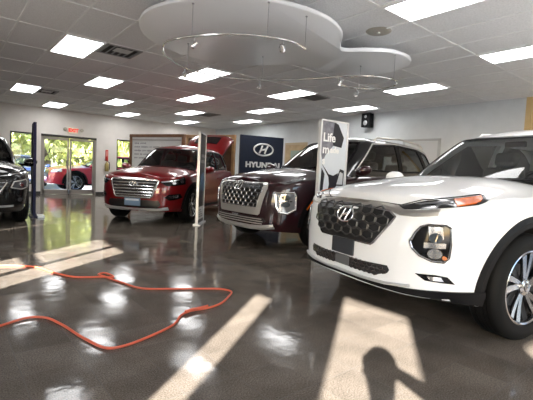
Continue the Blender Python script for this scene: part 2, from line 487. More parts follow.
        sb.strips('door_gap', 'side', [[(x1, .36*kz), (x1+.01, 1.0*kz)], [(x2, .36*kz), (x2, 1.02*kz)], [(x3+.35, .40*kz), (x3+.28, .62*kz), (x3, .86*kz), (x3, 1.03*kz)], [(x1, .36*kz), (x3+.35, .36*kz)]], .008, gap, root, off=.0015, th=.002, mirror=mi_)
        for hx in (T(-1.72), T(-2.72)):
            h = MB(); h.tube([(hx-.11, W/2*.985, .92*kz), (hx-.08, W/2*.985+.028, .922*kz), (hx+.06, W/2*.985+.028, .915*kz), (hx+.09, W/2*.985, .91*kz)], [.012, .015, .015, .012], 8)
            o = h.build('door_handle', paint, root, smooth=True)
            if mi_:
                o.data.transform(Matrix.Scale(-1, 4, Vector((0, 1, 0)))); fixn(o)
    # mirrors
    for sg_ in (1, -1):
        bm = bmesh.new(); bmesh.ops.create_icosphere(bm, subdivisions=3, radius=1)
        for q in bm.verts:
            x, y, z = q.co
            if x < -.25: x = -.25
            q.co = (T(-.66)+mx+x*.13+(.03 if y*1 > 0 else 0)-.03*y, W/2+.10+y*.125, 1.10*kz+z*.085+.02*y)
        me = bpy.data.meshes.new('m'); bm.to_mesh(me); bm.free()
        o = bpy.data.objects.new('mirror', me); COL.objects.link(o); o.parent = root; me.materials.append(paint)
        if sg_ < 0: me.transform(Matrix.Scale(-1, 4, Vector((0, 1, 0))))
        fixn(o); me.polygons.foreach_set('use_smooth', [True]*len(me.polygons)); me.set_sharp_from_angle(angle=R(60))
        a = MB(); a.tube([(T(-.74)+mx, sg_*(W/2-.09), 1.03*kz), (T(-.68)+mx, sg_*(W/2+.03), 1.06*kz)], .028, 8); a.build('mirror_arm', black, o, smooth=True)
        g = MB(); g.lathe([(T(-.66)+mx-.035, 0), (T(-.66)+mx-.035, .075)], 20, axis='x', c=(0, sg_*(W/2+.10), 1.10*kz)); g.build('mirror_glass', mat('mirror_glass', (.8, .8, .8), .02, 1), o)
    # wheels
    w0 = None
    for k, (xw, sg_) in enumerate(((0, 1), (0, -1), (-wb, 1), (-wb, -1))):
        if k not in wheels: continue
        w = wheel(root, tire, tw, rimr, wheel_style) if w0 is None else copy_tree(w0, root)
        if w0 is None: w0 = w
        w.location = (xw, sg_*(W/2-.02-tw/2), tire); w.rotation_euler = (0, 0, (0 if sg_ > 0 else math.pi)+(steer if k < 2 else 0))
    # underside
    u = MB(); u.box((-wb/2, 0, zb+.02), (L*.8, W*.55, .06)); u.build('underbody', dark, root)
    if seats and interior:
        sm = mat('seat_leather', (.06, .055, .05), .5)
        for sx, sy in ((T(-1.62), .37), (T(-1.62), -.37), (T(-2.5), .40), (T(-2.5), -.40)):
            m = MB(); M = Matrix.Rotation(R(-12), 3, 'Y')
            m.box((sx, sy, 1.12*kz), (.13, .46, .34), M=M)
            o = bevel(m.build('seat', sm, root), .05, 3)
            m = MB(); m.box((sx-.07, sy, 1.38*kz), (.10, .26, .16), M=M); bevel(m.build('headrest', sm, o), .04, 3)
        st = MB(); st.lathe([(-.012, .175), (.0, .19), (.012, .175), (0, .16)], 32, axis='x', closed=True)
        o = st.build('steering_wheel', black, root, smooth=True); o.location = (T(-1.02), .37, 1.08*kz); o.rotation_euler = (0, R(-22), 0)
        ds = MB(); ds.box((T(-.86), 0, 1.09*kz), (.28, 1.3*ky, .07)); bevel(ds.build('dashboard', dark, root), .03, 3)
        rm = MB(); rm.box((T(-1.22), 0, 1.50*kz), (.03, .22, .06)); bevel(rm.build('rear_view_mirror', black, root), .012, 2)
    for s_ in (1, -1):
        wpr = [(y*ky*s_, z*kz) for y, z in ((.05 if s_ > 0 else .1, 1.10), (.35, 1.115), (.62, 1.13))]
        sg.strips('wiper', 'front', [wpr], .018, black, root, off=.02, th=.012)
    return root, root_s

def wheel(parent, r, w, rr, style):
    rub = mat('tire_rubber', (.008, .008, .008), .6, spec=.08)
    h = w/2; m = MB(); sw = r-rr
    prof = [(h-.02, rr-.005), (h-.002, rr+.012), (h+.004, rr+sw*.45), (h-.002, rr+sw*.7), (h-.02, r-.012), (h-.035, r-.002)]
    x = h-.04
    tread = []
    n = 5; lw = 2*(h-.04)/n
    for k in range(n):
        a = x-k*lw; tread += [(a, r), (a-lw*.78, r), (a-lw*.80, r-.010), (a-lw*.98, r-.010)]
    prof += tread[:-2]+[(-a, q) for a, q in prof[::-1]]
    m.lathe(prof, 64); o = m.build('wheel', rub, parent, smooth=True, angle=30)
    met = mat('machined_alloy', (.40, .40, .41), .2, 1); dk = mat('dark_alloy', (.02, .02, .022), .35, .6)
    m = MB(); m.lathe([(h-.012, rr-.012), (h-.004, rr-.002), (h-.008, rr+.006), (h-.02, rr+.004)], 64); m.lathe([(h-.012, rr-.012), (h-.05, rr-.022), (-.06, rr-.035), (-h+.02, rr-.01)], 64)
    m.build('rim', met, o, smooth=True)
    m = MB(); m.lathe([(-.03, .001), (-.03, rr-.03)], 48); m.build('rim_back', dk, o)
    m = MB(); m.lathe([(-.01, .02), (-.01, .155), (.012, .155), (.012, .02)], 40, closed=True); m.build('brake_disc', mat('brake_steel', (.3, .3, .31), .35, 1), o, smooth=True)
    sp = MB(); spd = MB()
    def spoke(mb, a0, a1, w0, w1, y0, y1, dep=.02, r0=.045):
        N = 6; vs_ = []
        for i in range(N+1):
            t = i/N; rad = r0+(rr-.014-r0)*t; ang = a0+(a1-a0)*t; ww = w0+(w1-w0)*t; y = y0+(y1-y0)*t**1.3
            c = Vector((rad*math.cos(ang), y, rad*math.sin(ang))); tn = Vector((-math.sin(ang), 0, math.cos(ang)))
            vs_ += [c-tn*ww/2, c+tn*ww/2, c+tn*ww/2-Vector((0, dep, 0)), c-tn*ww/2-Vector((0, dep, 0))]
        fs = []
        for i in range(N):
            for k in range(4): fs.append((i*4+k, i*4+(k+1) % 4, i*4+4+(k+1) % 4, i*4+4+k))
        fs += [(0, 1, 2, 3), (N*4+3, N*4+2, N*4+1, N*4)]
        mb.add(vs_, fs)
    if style == 'twin':
        for k in range(5):
            a = 2*math.pi*k/5+.25
            spoke(sp, a-.10, a-.24, .030, .050, h-.035, h-.012); spoke(sp, a+.24, a+.12, .026, .040, h-.035, h-.012)
            spoke(spd, a+.62, a+.50, .035, .06, h-.06, h-.035, .03)
    elif style == 'multi':
        for k in range(10): spoke(sp, 2*math.pi*k/10, 2*math.pi*k/10+.06, .022, .034, h-.035, h-.012)
    else:
        for k in range(5):
            a = 2*math.pi*k/5+.3
            spoke(sp, a-.16, a-.22, .03, .06, h-.035, h-.012); spoke(sp, a+.16, a+.22, .03, .06, h-.035, h-.012)
    sp.build('spokes', met, o)
    if spd.v: spd.build('spoke_inlays', dk, o)
    m = MB(); m.lathe([(h-.05, .062), (h-.03, .058), (h-.022, .04), (h-.02, .032), (h-.014, .03), (h-.012, .001)], 32); m.build('centre_cap', met, o, smooth=True)
    m = MB()
    for k in range(5):
        a = 2*math.pi*k/5+.5; m.lathe([(h-.04, .009), (h-.024, .009), (h-.022, .001)], 8, c=(.05*math.cos(a), 0, .05*math.sin(a)))
    m.build('wheel_nuts', met, o)
    return o

def emblem(parent, surf, cy_, cz_, w, h, m, off=.012, name='emblem'):
    """oval badge with a slanted H, laid on the car nose"""
    ring = [(cy_+w/2*math.cos(a), cz_+h/2*math.sin(a)) for a in np.linspace(0, 2*math.pi, 36, endpoint=False)]
    t = w*.075
    # in the front view +y is the viewer's right
    o = surf.strips(name, 'front', [ring], t, m, parent, off=off, th=.012, res=.02, closed=True, bulge=.004)
    sl = .22*h
    def X(u, z): return cy_+u*w+z*.35
    bars = [[(X(-.20, -h*.40), cz_-h*.40), (X(-.13, h*.40), cz_+h*.40)], [(X(.13, -h*.40), cz_-h*.40), (X(.20, h*.40), cz_+h*.40)], [(X(-.15, -h*.08), cz_-h*.10), (X(0, 0), cz_), (X(.15, h*.08), cz_+h*.10)]]
    surf.strips('emblem_letter', 'front', bars, t*1.25, m, parent, off=off, th=.012, res=.02, bulge=.004)

# ------------------------------------------------------------------ paints
def paint(name, col, metal=.0, rough=.3, coat=1.0, flake=0):
    m = mat(name, col, rough, metal, coat, spec=.2); return m
white = paint('white_paint', (.80, .81, .83), 0, .35)
burg = paint('burgundy_paint', (.020, .003, .006), .1, .3)
red = paint('red_paint', (.15, .004, .006), .2, .3)
blk = paint('black_paint', (.005, .005, .006), 0, .25)
chrome = mat('chrome', (.92, .92, .92), .2, 1)
satin = mat('satin_chrome', (.74, .73, .71), .32, .85)
black = mat('black_plastic', (.007, .007, .008), .45, spec=.12)
gloss_black = mat('gloss_black', (.004, .004, .005), .12, 0, 0, spec=.3)
amber = mat('amber_lens', (.65, .12, .008), .25, 0, .3)
lampg = mat('lamp_chrome', (.75, .77, .80), .15, 1)
silverp = mat('silver_skid', (.50, .51, .52), .35, .5)
lens_clear = mat('clear_lens', (.62, .64, .66), .08, .5, 1)


# ------------------------------------------------------------------ room shell
CH = 3.03; XW = 9.83; YW = 15.95; XS = -1.90; YS = -2.2; XR = 12.5
def struct(name, mb, m, bev=0, smooth=False):
    o = mb.build(name, m, None, smooth=smooth); o['kind'] = 'structure'
    if bev: bevel(o, bev, 2)
    return o
def line_mask(nt, axis_out, pitch, off, width):
    """1 near every multiple of pitch along one coordinate"""
    N = nt.nodes.new; L = nt.links.new
    a = N('ShaderNodeMath'); a.operation = 'SUBTRACT'; a.inputs[1].default_value = off; L(axis_out, a.inputs[0])
    b = N('ShaderNodeMath'); b.operation = 'PINGPONG'; b.inputs[1].default_value = pitch/2; L(a.outputs[0], b.inputs[0])
    c = N('ShaderNodeMath'); c.operation = 'LESS_THAN'; c.inputs[1].default_value = width/2; L(b.outputs[0], c.inputs[0])
    return c.outputs[0]
def floor_material():
    m = mat('polished_tile_floor', (.07, .06, .052), .13); nt = m.node_tree; p = nt.nodes['Principled BSDF']; N = nt.nodes.new; L = nt.links.new
    tc = N('ShaderNodeTexCoord'); sx = N('ShaderNodeSeparateXYZ'); L(tc.outputs['Object'], sx.inputs[0])
    m1 = line_mask(nt, sx.outputs[0], .305, .02, .004); m2 = line_mask(nt, sx.outputs[1], .305, .18, .004)
    mx = N('ShaderNodeMath'); mx.operation = 'MAXIMUM'; L(m1, mx.inputs[0]); L(m2, mx.inputs[1])
    fl = N('ShaderNodeVectorMath'); fl.operation = 'SNAP'; fl.inputs[1].default_value = (.305, .305, 1); 
    ad = N('ShaderNodeVectorMath'); ad.operation = 'ADD'; ad.inputs[1].default_value = (-.02, -.18, 0); L(tc.outputs['Object'], ad.inputs[0]); L(ad.outputs[0], fl.inputs[0])
    wn_ = N('ShaderNodeTexWhiteNoise'); L(fl.outputs[0], wn_.inputs['Vector'])
    n1 = N('ShaderNodeTexNoise'); n1.inputs['Scale'].default_value = 130; n1.inputs['Detail'].default_value = 3; L(tc.outputs['Object'], n1.inputs['Vector'])
    n2 = N('ShaderNodeTexNoise'); n2.inputs['Scale'].default_value = 3.5; n2.inputs['Detail'].default_value = 5; L(tc.outputs['Object'], n2.inputs['Vector'])
    r = N('ShaderNodeValToRGB'); r.color_ramp.elements[0].position = .30; r.color_ramp.elements[1].position = .72
    r.color_ramp.elements[0].color = (.070, .058, .047, 1); r.color_ramp.elements[1].color = (.195, .165, .136, 1)
    L(n1.outputs[0], r.inputs[0])
    hsv = N('ShaderNodeHueSaturation'); L(r.outputs[0], hsv.inputs['Color'])
    v1 = N('ShaderNodeMapRange'); v1.inputs[3].default_value = .86; v1.inputs[4].default_value = 1.12; L(wn_.outputs['Value'], v1.inputs[0])
    v2 = N('ShaderNodeMapRange'); v2.inputs[1].default_value = .3; v2.inputs[2].default_value = .7; v2.inputs[3].default_value = .8; v2.inputs[4].default_value = 1.2; L(n2.outputs[0], v2.inputs[0])
    vm = N('ShaderNodeMath'); vm.operation = 'MULTIPLY'; L(v1.outputs[0], vm.inputs[0]); L(v2.outputs[0], vm.inputs[1]); L(vm.outputs[0], hsv.inputs['Value'])
    mixc = N('ShaderNodeMix'); mixc.data_type = 'RGBA'; L(mx.outputs[0], mixc.inputs[0]); L(hsv.outputs[0], mixc.inputs[6]); mixc.inputs[7].default_value = (.125, .113, .10, 1)
    L(mixc.outputs[2], p.inputs['Base Color'])
    rr = N('ShaderNodeMapRange'); rr.inputs[1].default_value = .35; rr.inputs[2].default_value = .7; rr.inputs[3].default_value = .06; rr.inputs[4].default_value = .16; L(n2.outputs[0], rr.inputs[0])
    L(rr.outputs[0], p.inputs['Roughness'])
    # slightly uneven polish
    n3 = N('ShaderNodeTexNoise'); n3.inputs['Scale'].default_value = 9; n3.inputs['Detail'].default_value = 2; L(tc.outputs['Object'], n3.inputs['Vector'])
    tl = N('ShaderNodeVectorMath'); tl.operation = 'SUBTRACT'; L(wn_.outputs['Color'], tl.inputs[0]); tl.inputs[1].default_value = (.5, .5, .5)
    ts_ = N('ShaderNodeVectorMath'); ts_.operation = 'MULTIPLY'; ts_.inputs[1].default_value = (.010, .010, 0); L(tl.outputs[0], ts_.inputs[0])
    bm_ = N('ShaderNodeBump'); bm_.inputs['Strength'].default_value = .10; bm_.inputs['Distance'].default_value = .01; L(n3.outputs[0], bm_.inputs['Height'])
    an = N('ShaderNodeVectorMath'); an.operation = 'ADD'; L(bm_.outputs[0], an.inputs[0]); L(ts_.outputs[0], an.inputs[1])
    nn = N('ShaderNodeVectorMath'); nn.operation = 'NORMALIZE'; L(an.outputs[0], nn.inputs[0]); L(nn.outputs[0], p.inputs['Normal'])
    p.inputs['Specular IOR Level'].default_value = .18
    return m
def ceiling_material():
    m = mat('ceiling_tile', (.62, .61, .60), .8); nt = m.node_tree; p = nt.nodes['Principled BSDF']; N = nt.nodes.new; L = nt.links.new
    tc = N('ShaderNodeTexCoord'); n1 = N('ShaderNodeTexNoise'); n1.inputs['Scale'].default_value = 60; n1.inputs['Detail'].default_value = 6; L(tc.outputs['Object'], n1.inputs['Vector'])
    r = N('ShaderNodeValToRGB'); r.color_ramp.elements[0].position = .35; r.color_ramp.elements[1].position = .6
    r.color_ramp.elements[0].color = (.70, .70, .70, 1); r.color_ramp.elements[1].color = (.82, .82, .82, 1); L(n1.outputs[0], r.inputs[0]); L(r.outputs[0], p.inputs['Base Color'])
    b = N('ShaderNodeBump'); b.inputs['Strength'].default_value = .3; b.inputs['Distance'].default_value = .004; L(n1.outputs[0], b.inputs['Height']); L(b.outputs[0], p.inputs['Normal'])
    return m
struct('floor', MB().box(((XS+XR)/2, (YS+YW)/2, -.06), (XR-XS+.6, YW-YS+.6, .12)), floor_material())
struct('ceiling', MB().box(((XS+XR)/2, (YS+YW)/2, CH+.10), (XR-XS+.6, YW-YS+.6, .20)), ceiling_material())
# exposed ceiling grid
TX0 = 1.38*1.038; TPX = .597; TY0 = 2.834; TPY = 1.255
gm = mat('ceiling_grid_metal', (.82, .82, .81), .5)
g = MB()
k = -6
x = TX0-6*TPX
while x < XR:
    if x > XS: g.box((x, (YS+YW)/2, CH-.004), (.024, YW-YS, .012))
    x += TPX
struct('trim_1', g, gm)
g = MB(); y = TY0-4*TPY
while y < YW:
    if y > YS: g.box(((XS+XR)/2, y, CH-.0035), (XR-XS, .024, .011))
    y += TPY
struct('trim_2', g, gm)
cream = noise_mat('cream_wall', (.74, .70, .65), (.78, .74, .69), 4, .7)
greyw = noise_mat('pale_grey_wall', (.62, .65, .66), (.66, .69, .70), 4, .65)
yel = noise_mat('ochre_wall', (.62, .44, .20), (.66, .48, .23), 4, .7)
def wall_y(name, y0, th, x0, x1, holes, m):
    """wall in the plane y=const with rectangular holes (xa, xb, za, zb)"""
    b = MB(); xs = sorted(set([x0, x1]+[h[0] for h in holes]+[h[1] for h in holes]))
    for a, c in zip(xs[:-1], xs[1:]):
        cuts = sorted([(h[2], h[3]) for h in holes if h[0] <= a+1e-6 and h[1] >= c-1e-6]); z = 0
        for za, zb in cuts+[(CH, CH)]:
            if za > z+1e-4: b.box(((a+c)/2, y0+th/2, (z+za)/2), (c-a, abs(th), za-z))
            z = max(z, zb)
    return struct(name, b, m)
def wall_x(name, x0, th, y0, y1, holes, m):
    b = MB(); ys = sorted(set([y0, y1]+[h[0] for h in holes]+[h[1] for h in holes]))
    for a, c in zip(ys[:-1], ys[1:]):
        cuts = sorted([(h[2], h[3]) for h in holes if h[0] <= a+1e-6 and h[1] >= c-1e-6]); z = 0
        for za, zb in cuts+[(CH, CH)]:
            if za > z+1e-4: b.box((x0+th/2, (a+c)/2, (z+za)/2), (abs(th), c-a, za-z))
            z = max(z, zb)
    return struct(name, b, m)
wall_y('wall_left', YW, .16, XS-.15, XW+.15, [(1.82, 2.50, .35, 2.13), (2.74, 4.60, 0, 2.13), (5.36, 6.25, .95, 2.17)], cream)
wall_x('wall_right', XW, .18, 3.32, YW, [], greyw)
wall_y('wall_recess', 3.20, .12, XW, XR, [], yel)
wall_x('wall_end', XR, .15, YS, 3.30, [], cream)
wall_x('wall_storefront', XS-.12, .12, YS-.12, YW, [(-1.86, -1.14, .3, 2.65), (-.46, -.18, .3, 2.30), (2.31, 2.79, .3, 2.08), (2.82, 3.45, .3, 1.46), (2.82, 3.45, 1.50, 2.08), (5.55, 5.68, .3, 2.5)], cream)
wall_y('wall_near', YS-.12, .12, XS-.1, XR, [(-1.39, 1.6, .4, 2.41), (2.6, 4.6, .4, 2.41), (6.6, 9.6, .4, 2.41)], cream)
bb = mat('dark_vinyl_base', (.03, .028, .026), .4)
struct('baseboard_left', MB().box((2.28, YW-.006, .05), (.92, .012, .10)).box((.0, YW-.006, .05), (3.6, .012, .10)).box((7.2, YW-.006, .05), (5.2, .012, .10)), bb)
struct('baseboard_right', MB().box((XW-.006, 9.6, .05), (.012, 12.6, .10)), bb)
# door and windows of the left wall
alu = mat('bronze_aluminium', (.34, .31, .28), .4, .4)
alud = mat('dark_head_frame', (.035, .032, .03), .4, .4)
glassw = glass_mat('window_glass', (.93, .95, .94))
f = MB(); f.box((2.77, YW+.06, 1.06), (.07, .10, 2.12)).box((4.57, YW+.06, 1.06), (.07, .10, 2.12))
door = struct('door_1', f, alu)
MB().box((3.67, YW+.055, 2.09), (1.86, .11, .08)).build('door_head', alud, door)
for xa, xb, hs in ((2.805, 3.655, 1), (3.685, 4.535, -1)):
    lf = MB(); w = .055
    lf.box((xa+w/2, YW+.06, 1.03), (w, .045, 2.02)).box((xb-w/2, YW+.06, 1.03), (w, .045, 2.02)).box(((xa+xb)/2, YW+.06, .09), (xb-xa, .045, .17)).box(((xa+xb)/2, YW+.06, 2.0), (xb-xa, .045, .08))
    o = lf.build('door_leaf', alu, door)
    MB().box(((xa+xb)/2, YW+.06, 1.05), (xb-xa-.1, .008, 1.85)).build('door_pane', glassw, o)
    hx = xb-.09 if hs > 0 else xa+.09
    MB().tube([(hx, YW+.01, .98), (hx, YW-.03, 1.0), (hx, YW-.03, 1.22), (hx, YW+.01, 1.24)], .012, 8).build('door_handle', mat('dull_metal', (.3, .29, .27), .35, .9), o)
MB().box((4.02, YW-.02, 1.32), (.42, .03, .035)).build('push_bar', mat('dull_metal'), door)
for n, (xa, xb, za, zb) in enumerate(((1.82, 2.50, .35, 2.13), (5.36, 6.25, .95, 2.17))):
    w = .05; f = MB(); yy = YW+.07
    f.box(((xa+xb)/2, yy, zb-w/2), (xb-xa, .08, w)).box(((xa+xb)/2, yy, za+w/2), (xb-xa, .08, w)).box((xa+w/2, yy, (za+zb)/2), (w, .08, zb-za-2*w)).box((xb-w/2, yy, (za+zb)/2), (w, .08, zb-za-2*w))
    o = struct('window_%d' % (n+1), f, alud)
    MB().box(((xa+xb)/2, yy, (za+zb)/2), (xb-xa-.06, .008, zb-za-.06)).build('window_pane', glassw, o)
# door with a sage glass panel and a plain door frame in the right wall
tanw = noise_mat('tan_door_wood', (.42, .30, .16), (.50, .37, .21), 8, .5)
o = struct('door_2', MB().box((XW-.012, 10.50, 1.13), (.024, 1.14, 2.26)), mat('tan_frame', (.50, .40, .26), .5))
MB().box((XW-.030, 10.50, 1.10), (.03, .98, 2.16)).build('door_leaf', tanw, o)
MB().box((XW-.048, 10.42, 1.55), (.008, .60, .86)).build('door_pane', mat('sage_blind_glass', (.34, .42, .36), .15), o)
o = struct('door_3', MB().box((XW-.012, 5.20, 1.10), (.024, .07, 2.20)).box((XW-.012, 6.20, 1.10), (.024, .07, 2.20)).box((XW-.012, 5.70, 2.185), (.024, 1.07, .06)), mat('grey_frame', (.42, .43, .43), .4))
MB().box((XW-.008, 5.70, 1.07), (.016, .93, 2.14)).build('door_leaf', mat('pale_door', (.55, .56, .56), .45), o)

# ------------------------------------------------------------------ ceiling lights
trof_m = mat('lamp_diffuser', (.9, .9, .9), .5, emit=(1, 1, 1), estr=TROFFER)
def troffer():
    t = empty('ceiling_light'); w, l = .585, 1.235
    f = MB()
    for s in (1, -1): f.box((s*(w/2-.015), 0, -.012), (.03, l, .024)).box((0, s*(l/2-.015), -.012), (w-.06, .03, .024))
    f.build('light_frame', gm, t)
    MB().box((0, 0, -.006), (w-.06, l-.06, .008)).build('diffuser', trof_m, t)
    return t
def cellx(i): return TX0+TPX*(i+.5)
def celly(j): return TY0+TPY*(j+.5)
# (column, row, label)
LT = [(4, -1, 'ceiling light panel cut by the top edge of the photo, nearest of all'),
      (8, -1, 'ceiling light panel at the right edge of the photo, above the white SUV roof'),
      (10, 1, 'ceiling light panel just right of the small lobe of the hanging cloud'),
      (12, 3, 'ceiling light panel closest to the black wall speaker'),
      (0, 3, 'large square-looking ceiling light panel touching the nearest air vent at upper left'),
      (2, 5, 'light panel directly behind the one that touches the nearest air vent'),
      (4, 3, 'light panel glimpsed behind the far rim of the hanging cloud, inside the rail loop'),
      (8, 3, 'light panel just left of the rightmost slot vent, above the dark wine-red SUV'),
      (6, 5, 'light panel above the red SUV, in the row just behind the rail loop'),
      (0, 7, 'light panel at the left edge of the photo, touching the small air vent'),
      (4, 7, 'light panel third back from the near air vent, above the glass doors side'),
      (8, 7, 'light panel touching the thin dark vent above the red SUV'),
      (2, 9, 'light panel closest to the cream wall above the narrow left window'),
      (6, 9, 'far light panel close to the cream wall, left of the letter board'),
      (10, 9, 'farthest light panel near the room corner above the letter board'),
      (12, 7, 'far light panel above the navy display sign'),
      (10, 5, 'light panel between the navy sign light and the light over the wine-red SUV')]
T0 = troffer(); first = True
def put_light(i, j, label):
    global first
    t = T0 if first else copy_tree(T0); first = False
    t.location = (cellx(i), celly(j), CH); tag(t, label, 'ceiling light', 'ceiling light panels')

for i_, j_, lb_ in LT: put_light(i_, j_, lb_)

# ------------------------------------------------------------------ white SUV in the foreground
wc, W1 = car('suv', 'large white SUV with dark honeycomb grille, nearest car at the right', white, pose=(3.41, 1.868, R(168.2)), H=1.71, tire=.385, rimr=.262)
# ------------------------------------------------------------------ dark wine-red SUV
tint = glass_mat('tinted_glass', (.42, .44, .43))
pc, P1_ = car('suv', 'dark wine-red SUV with tall chrome grille behind the white SUV', burg, L=4.98, W=1.975, H=1.86, wb=2.90, zt=[(x, z*.965) for x, z in ZT], zc=[(x, z*.965) for x, z in ZC], zbv=lambda x: .27+.02*np.clip((x-.35)/.4, 0, 1), oh=.92, tire=.385, rimr=.265, pose=(4.42, 4.98, R(181)), wheel_style='multi', glass=tint, ghp=blk)
# ------------------------------------------------------------------ bright red SUV
rc, R1 = car('suv', 'bright red SUV with chrome bar grille and raised liftgate', red, L=4.48, W=1.85, H=1.71, wb=2.67, oh=.90, tire=.36, rimr=.245, pose=(3.62, 8.30, R(219.8)), liftgate=False, zbv=lambda x: .24+.02*np.clip((x-.35)/.4, 0, 1))
# ------------------------------------------------------------------ black SUV at the left edge
bc, B1 = car('suv', 'black SUV cut by the left edge of the photo', blk, L=4.45, W=1.84, H=1.68, wb=2.66, oh=.88, tire=.36, rimr=.24, zbv=lambda x: .24+0*x, pose=(.38, 8.80, R(267.6)))

# ------------------------------------------------------------------ things on the ceiling
vent_m = mat('vent_grey', (.30, .30, .30), .4, .4); vent_d = mat('vent_dark', (.02, .02, .02), .8)
def vent(x, y, w, l, label, plate=True):
    t = empty('air_vent', (x, y, CH)); tag(t, label, 'air vent', 'ceiling air vents')
    MB().box((0, 0, -.004), (w, l, .008)).build('vent_backing', vent_d, t)
    f = MB()
    for s in (1, -1): f.box((s*(w/2-.012), 0, -.010), (.024, l, .018)).box((0, s*(l/2-.012), -.010), (w-.048, .024, .018))
    f.build('vent_frame', vent_m, t)
    b = MB(); n = int(w/.085)
    for k in range(n):
        xx = -w/2+.045+k*(w-.09)/(max(1, n-1)); b.box((xx, 0, -.014), (.020, l-.05, .006), M=Matrix.Rotation(R(35), 3, 'Y'))
    b.build('vent_blades', vent_m, t)
    if plate: MB().box((.02, -.10*l/.6, -.02), (w*.45, l*.38, .008)).build('vent_plate', mat('vent_plate', (.55, .55, .54), .4), t)
vent(2.33, 6.92, .58, .60, 'square air vent with dark louvres touching the large ceiling light panel')
vent(2.20, 12.30, .56, .56, 'small far air vent beside the light panel at the left edge')
vent(7.10, 7.05, .58, .55, 'dark slot vent right of the light panel over the wine-red SUV', False)
vent(7.10, 12.1, .58, .80, 'thin dark far vent above the red SUV', False)
t = empty('ceiling_speaker', (4.45, 3.30, CH)); tag(t, 'round beige speaker grille flush in the ceiling tiles beside the hanging cloud', 'ceiling speaker')
MB().lathe([(-.001, .001), (-.016, .001), (-.014, .10), (-.010, .15), (-.001, .165)], 40, axis='z').build('grille', noise_mat('speaker_grille', (.34, .32, .27), (.44, .41, .35), 90, .6), t, smooth=True)
MB().lathe([(-.014, .001), (-.030, .001), (-.030, .022), (-.014, .026)], 16, axis='z').build('centre_boss', mat('boss', (.6, .6, .55), .5), t)

CZ = 2.78
cl = cr([(1.95, 5.0), (1.74, 4.45), (1.80, 4.0), (2.0, 3.62), (2.35, 3.24), (2.80, 3.07), (3.25, 3.06), (3.68, 3.24), (3.98, 3.52), (4.17, 3.64), (4.38, 3.42), (4.62, 3.22), (4.95, 3.17), (5.25, 3.30), (5.45, 3.60), (5.46, 3.98), (5.25, 4.30), (4.90, 4.46), (4.50, 4.50), (4.15, 4.68), (3.82, 5.12), (3.45, 5.40), (2.95, 5.52), (2.40, 5.38)], 7, closed=True)
n = len(cl); v = []; F = []
for dz, k in ((0, .985), (.008, .997), (.025, 1), (.042, .997), (.05, .985)):
    c0 = cl.mean(0)
    for p in cl: q = c0+(p-c0)*k; v.append((q[0], q[1], CZ+dz))
for l in range(4):
    for i in range(n): F.append((l*n+i, l*n+(i+1) % n, (l+1)*n+(i+1) % n, (l+1)*n+i))
F.append(tuple(range(n-1, -1, -1))); F.append(tuple(4*n+i for i in range(n)))
cloud = mobj('ceiling_cloud', v, F, mat('cloud_panel', (.80, .81, .82), .35, coat=.2)); fixn(cloud)
cloud.data.polygons.foreach_set('use_smooth', [True]*len(cloud.data.polygons)); cloud.data.set_sharp_from_angle(angle=R(50))
tag(cloud, 'large grey-white guitar-shaped panel hanging flat below the ceiling tiles', 'ceiling panel')
wire_m = mat('steel_wire', (.4, .4, .42), .3, 1)
for x, y in ((2.2, 4.9), (2.5, 3.6), (3.5, 3.6), (3.4, 5.1), (4.8, 3.8)):
    MB().tube([(x, y, CZ+.04), (x, y, CH)], .004, 6).build('hanger_rod', wire_m, cloud)
RZ = 2.45
rp = cr([(3.02, 3.16), (2.75, 3.10), (2.45, 3.20), (2.15, 3.45), (1.95, 3.78), (1.87, 4.08), (1.95, 4.36), (2.16, 4.66), (2.56, 4.93), (3.03, 4.97), (3.50, 4.72), (3.88, 4.25), (4.06, 3.90), (4.20, 3.58), (4.42, 3.31), (4.74, 3.22), (5.02, 3.38), (5.08, 3.66), (4.88, 3.90), (4.58, 3.97), (4.44, 3.88)], 8)
rail = MB().tube([(x, y, RZ) for x, y in rp], .011, 8).build('light_rail', mat('satin_rail', (.75, .75, .74), .2, 1), smooth=True)
tag(rail, 'thin curved metal light rail looping beneath the hanging cloud panel', 'light rail')
for x, y in ((1.98, 3.74), (2.56, 4.93), (3.60, 4.64), (2.50, 3.17), (4.74, 3.22), (4.88, 3.90), (3.0, 3.15)):
    MB().tube([(x, y, RZ), (x, y, CZ)], .003, 6).build('rail_wire', wire_m, rail)
    MB().lathe([(CZ-.002, .012), (CZ-.012, .012), (CZ-.014, .001)], 12, axis='z', c=(x, y, 0)).build('wire_fixing', wire_m, rail)
def spot(x, y, az, tilt, label):
    t = empty('spotlight', (x, y, RZ)); t.rotation_euler = (0, 0, az); tag(t, label, 'spotlight', 'small spotlights on the curved rail')
    MB().tube([(0, 0, -.014), (0, 0, -.05)], .006, 8).build('stem', wire_m, t)
    MB().tube([(-.028, 0, -.085), (-.022, 0, -.052), (.022, 0, -.052), (.028, 0, -.085)], .005, 6).build('yoke', wire_m, t)
    h = MB().lathe([(-.035, .001), (-.033, .012), (-.01, .018), (.02, .030), (.034, .031), (.034, .027), (.02, .020), (.018, .001)], 20, axis='y')
    o = h.build('spotlight_head', chrome, t, smooth=True); o.location = (0, .0, -.085); o.rotation_euler = (tilt, 0, 0)
    g = MB().lathe([(.021, .001), (.021, .021)], 16, axis='y').build('lamp_lens', mat('spot_lens', (.9, .88, .8), .1), o)
spot(1.99, 3.70, R(40), R(-35), 'chrome spotlight on the near left side of the rail loop')
spot(2.52, 4.92, R(150), R(-50), 'spotlight on the far left bend of the rail loop')
spot(3.58, 4.66, R(60), R(-80), 'spotlight on the long straight far stretch of the rail')
spot(2.66, 3.12, R(-50), R(-40), 'chrome spotlight near the free end of the rail')
spot(4.16, 3.66, R(30), R(-60), 'spotlight where the rail turns into its small curl')
spot(4.84, 3.92, R(110), R(-75), 'spotlight below the far side of the small rail curl')

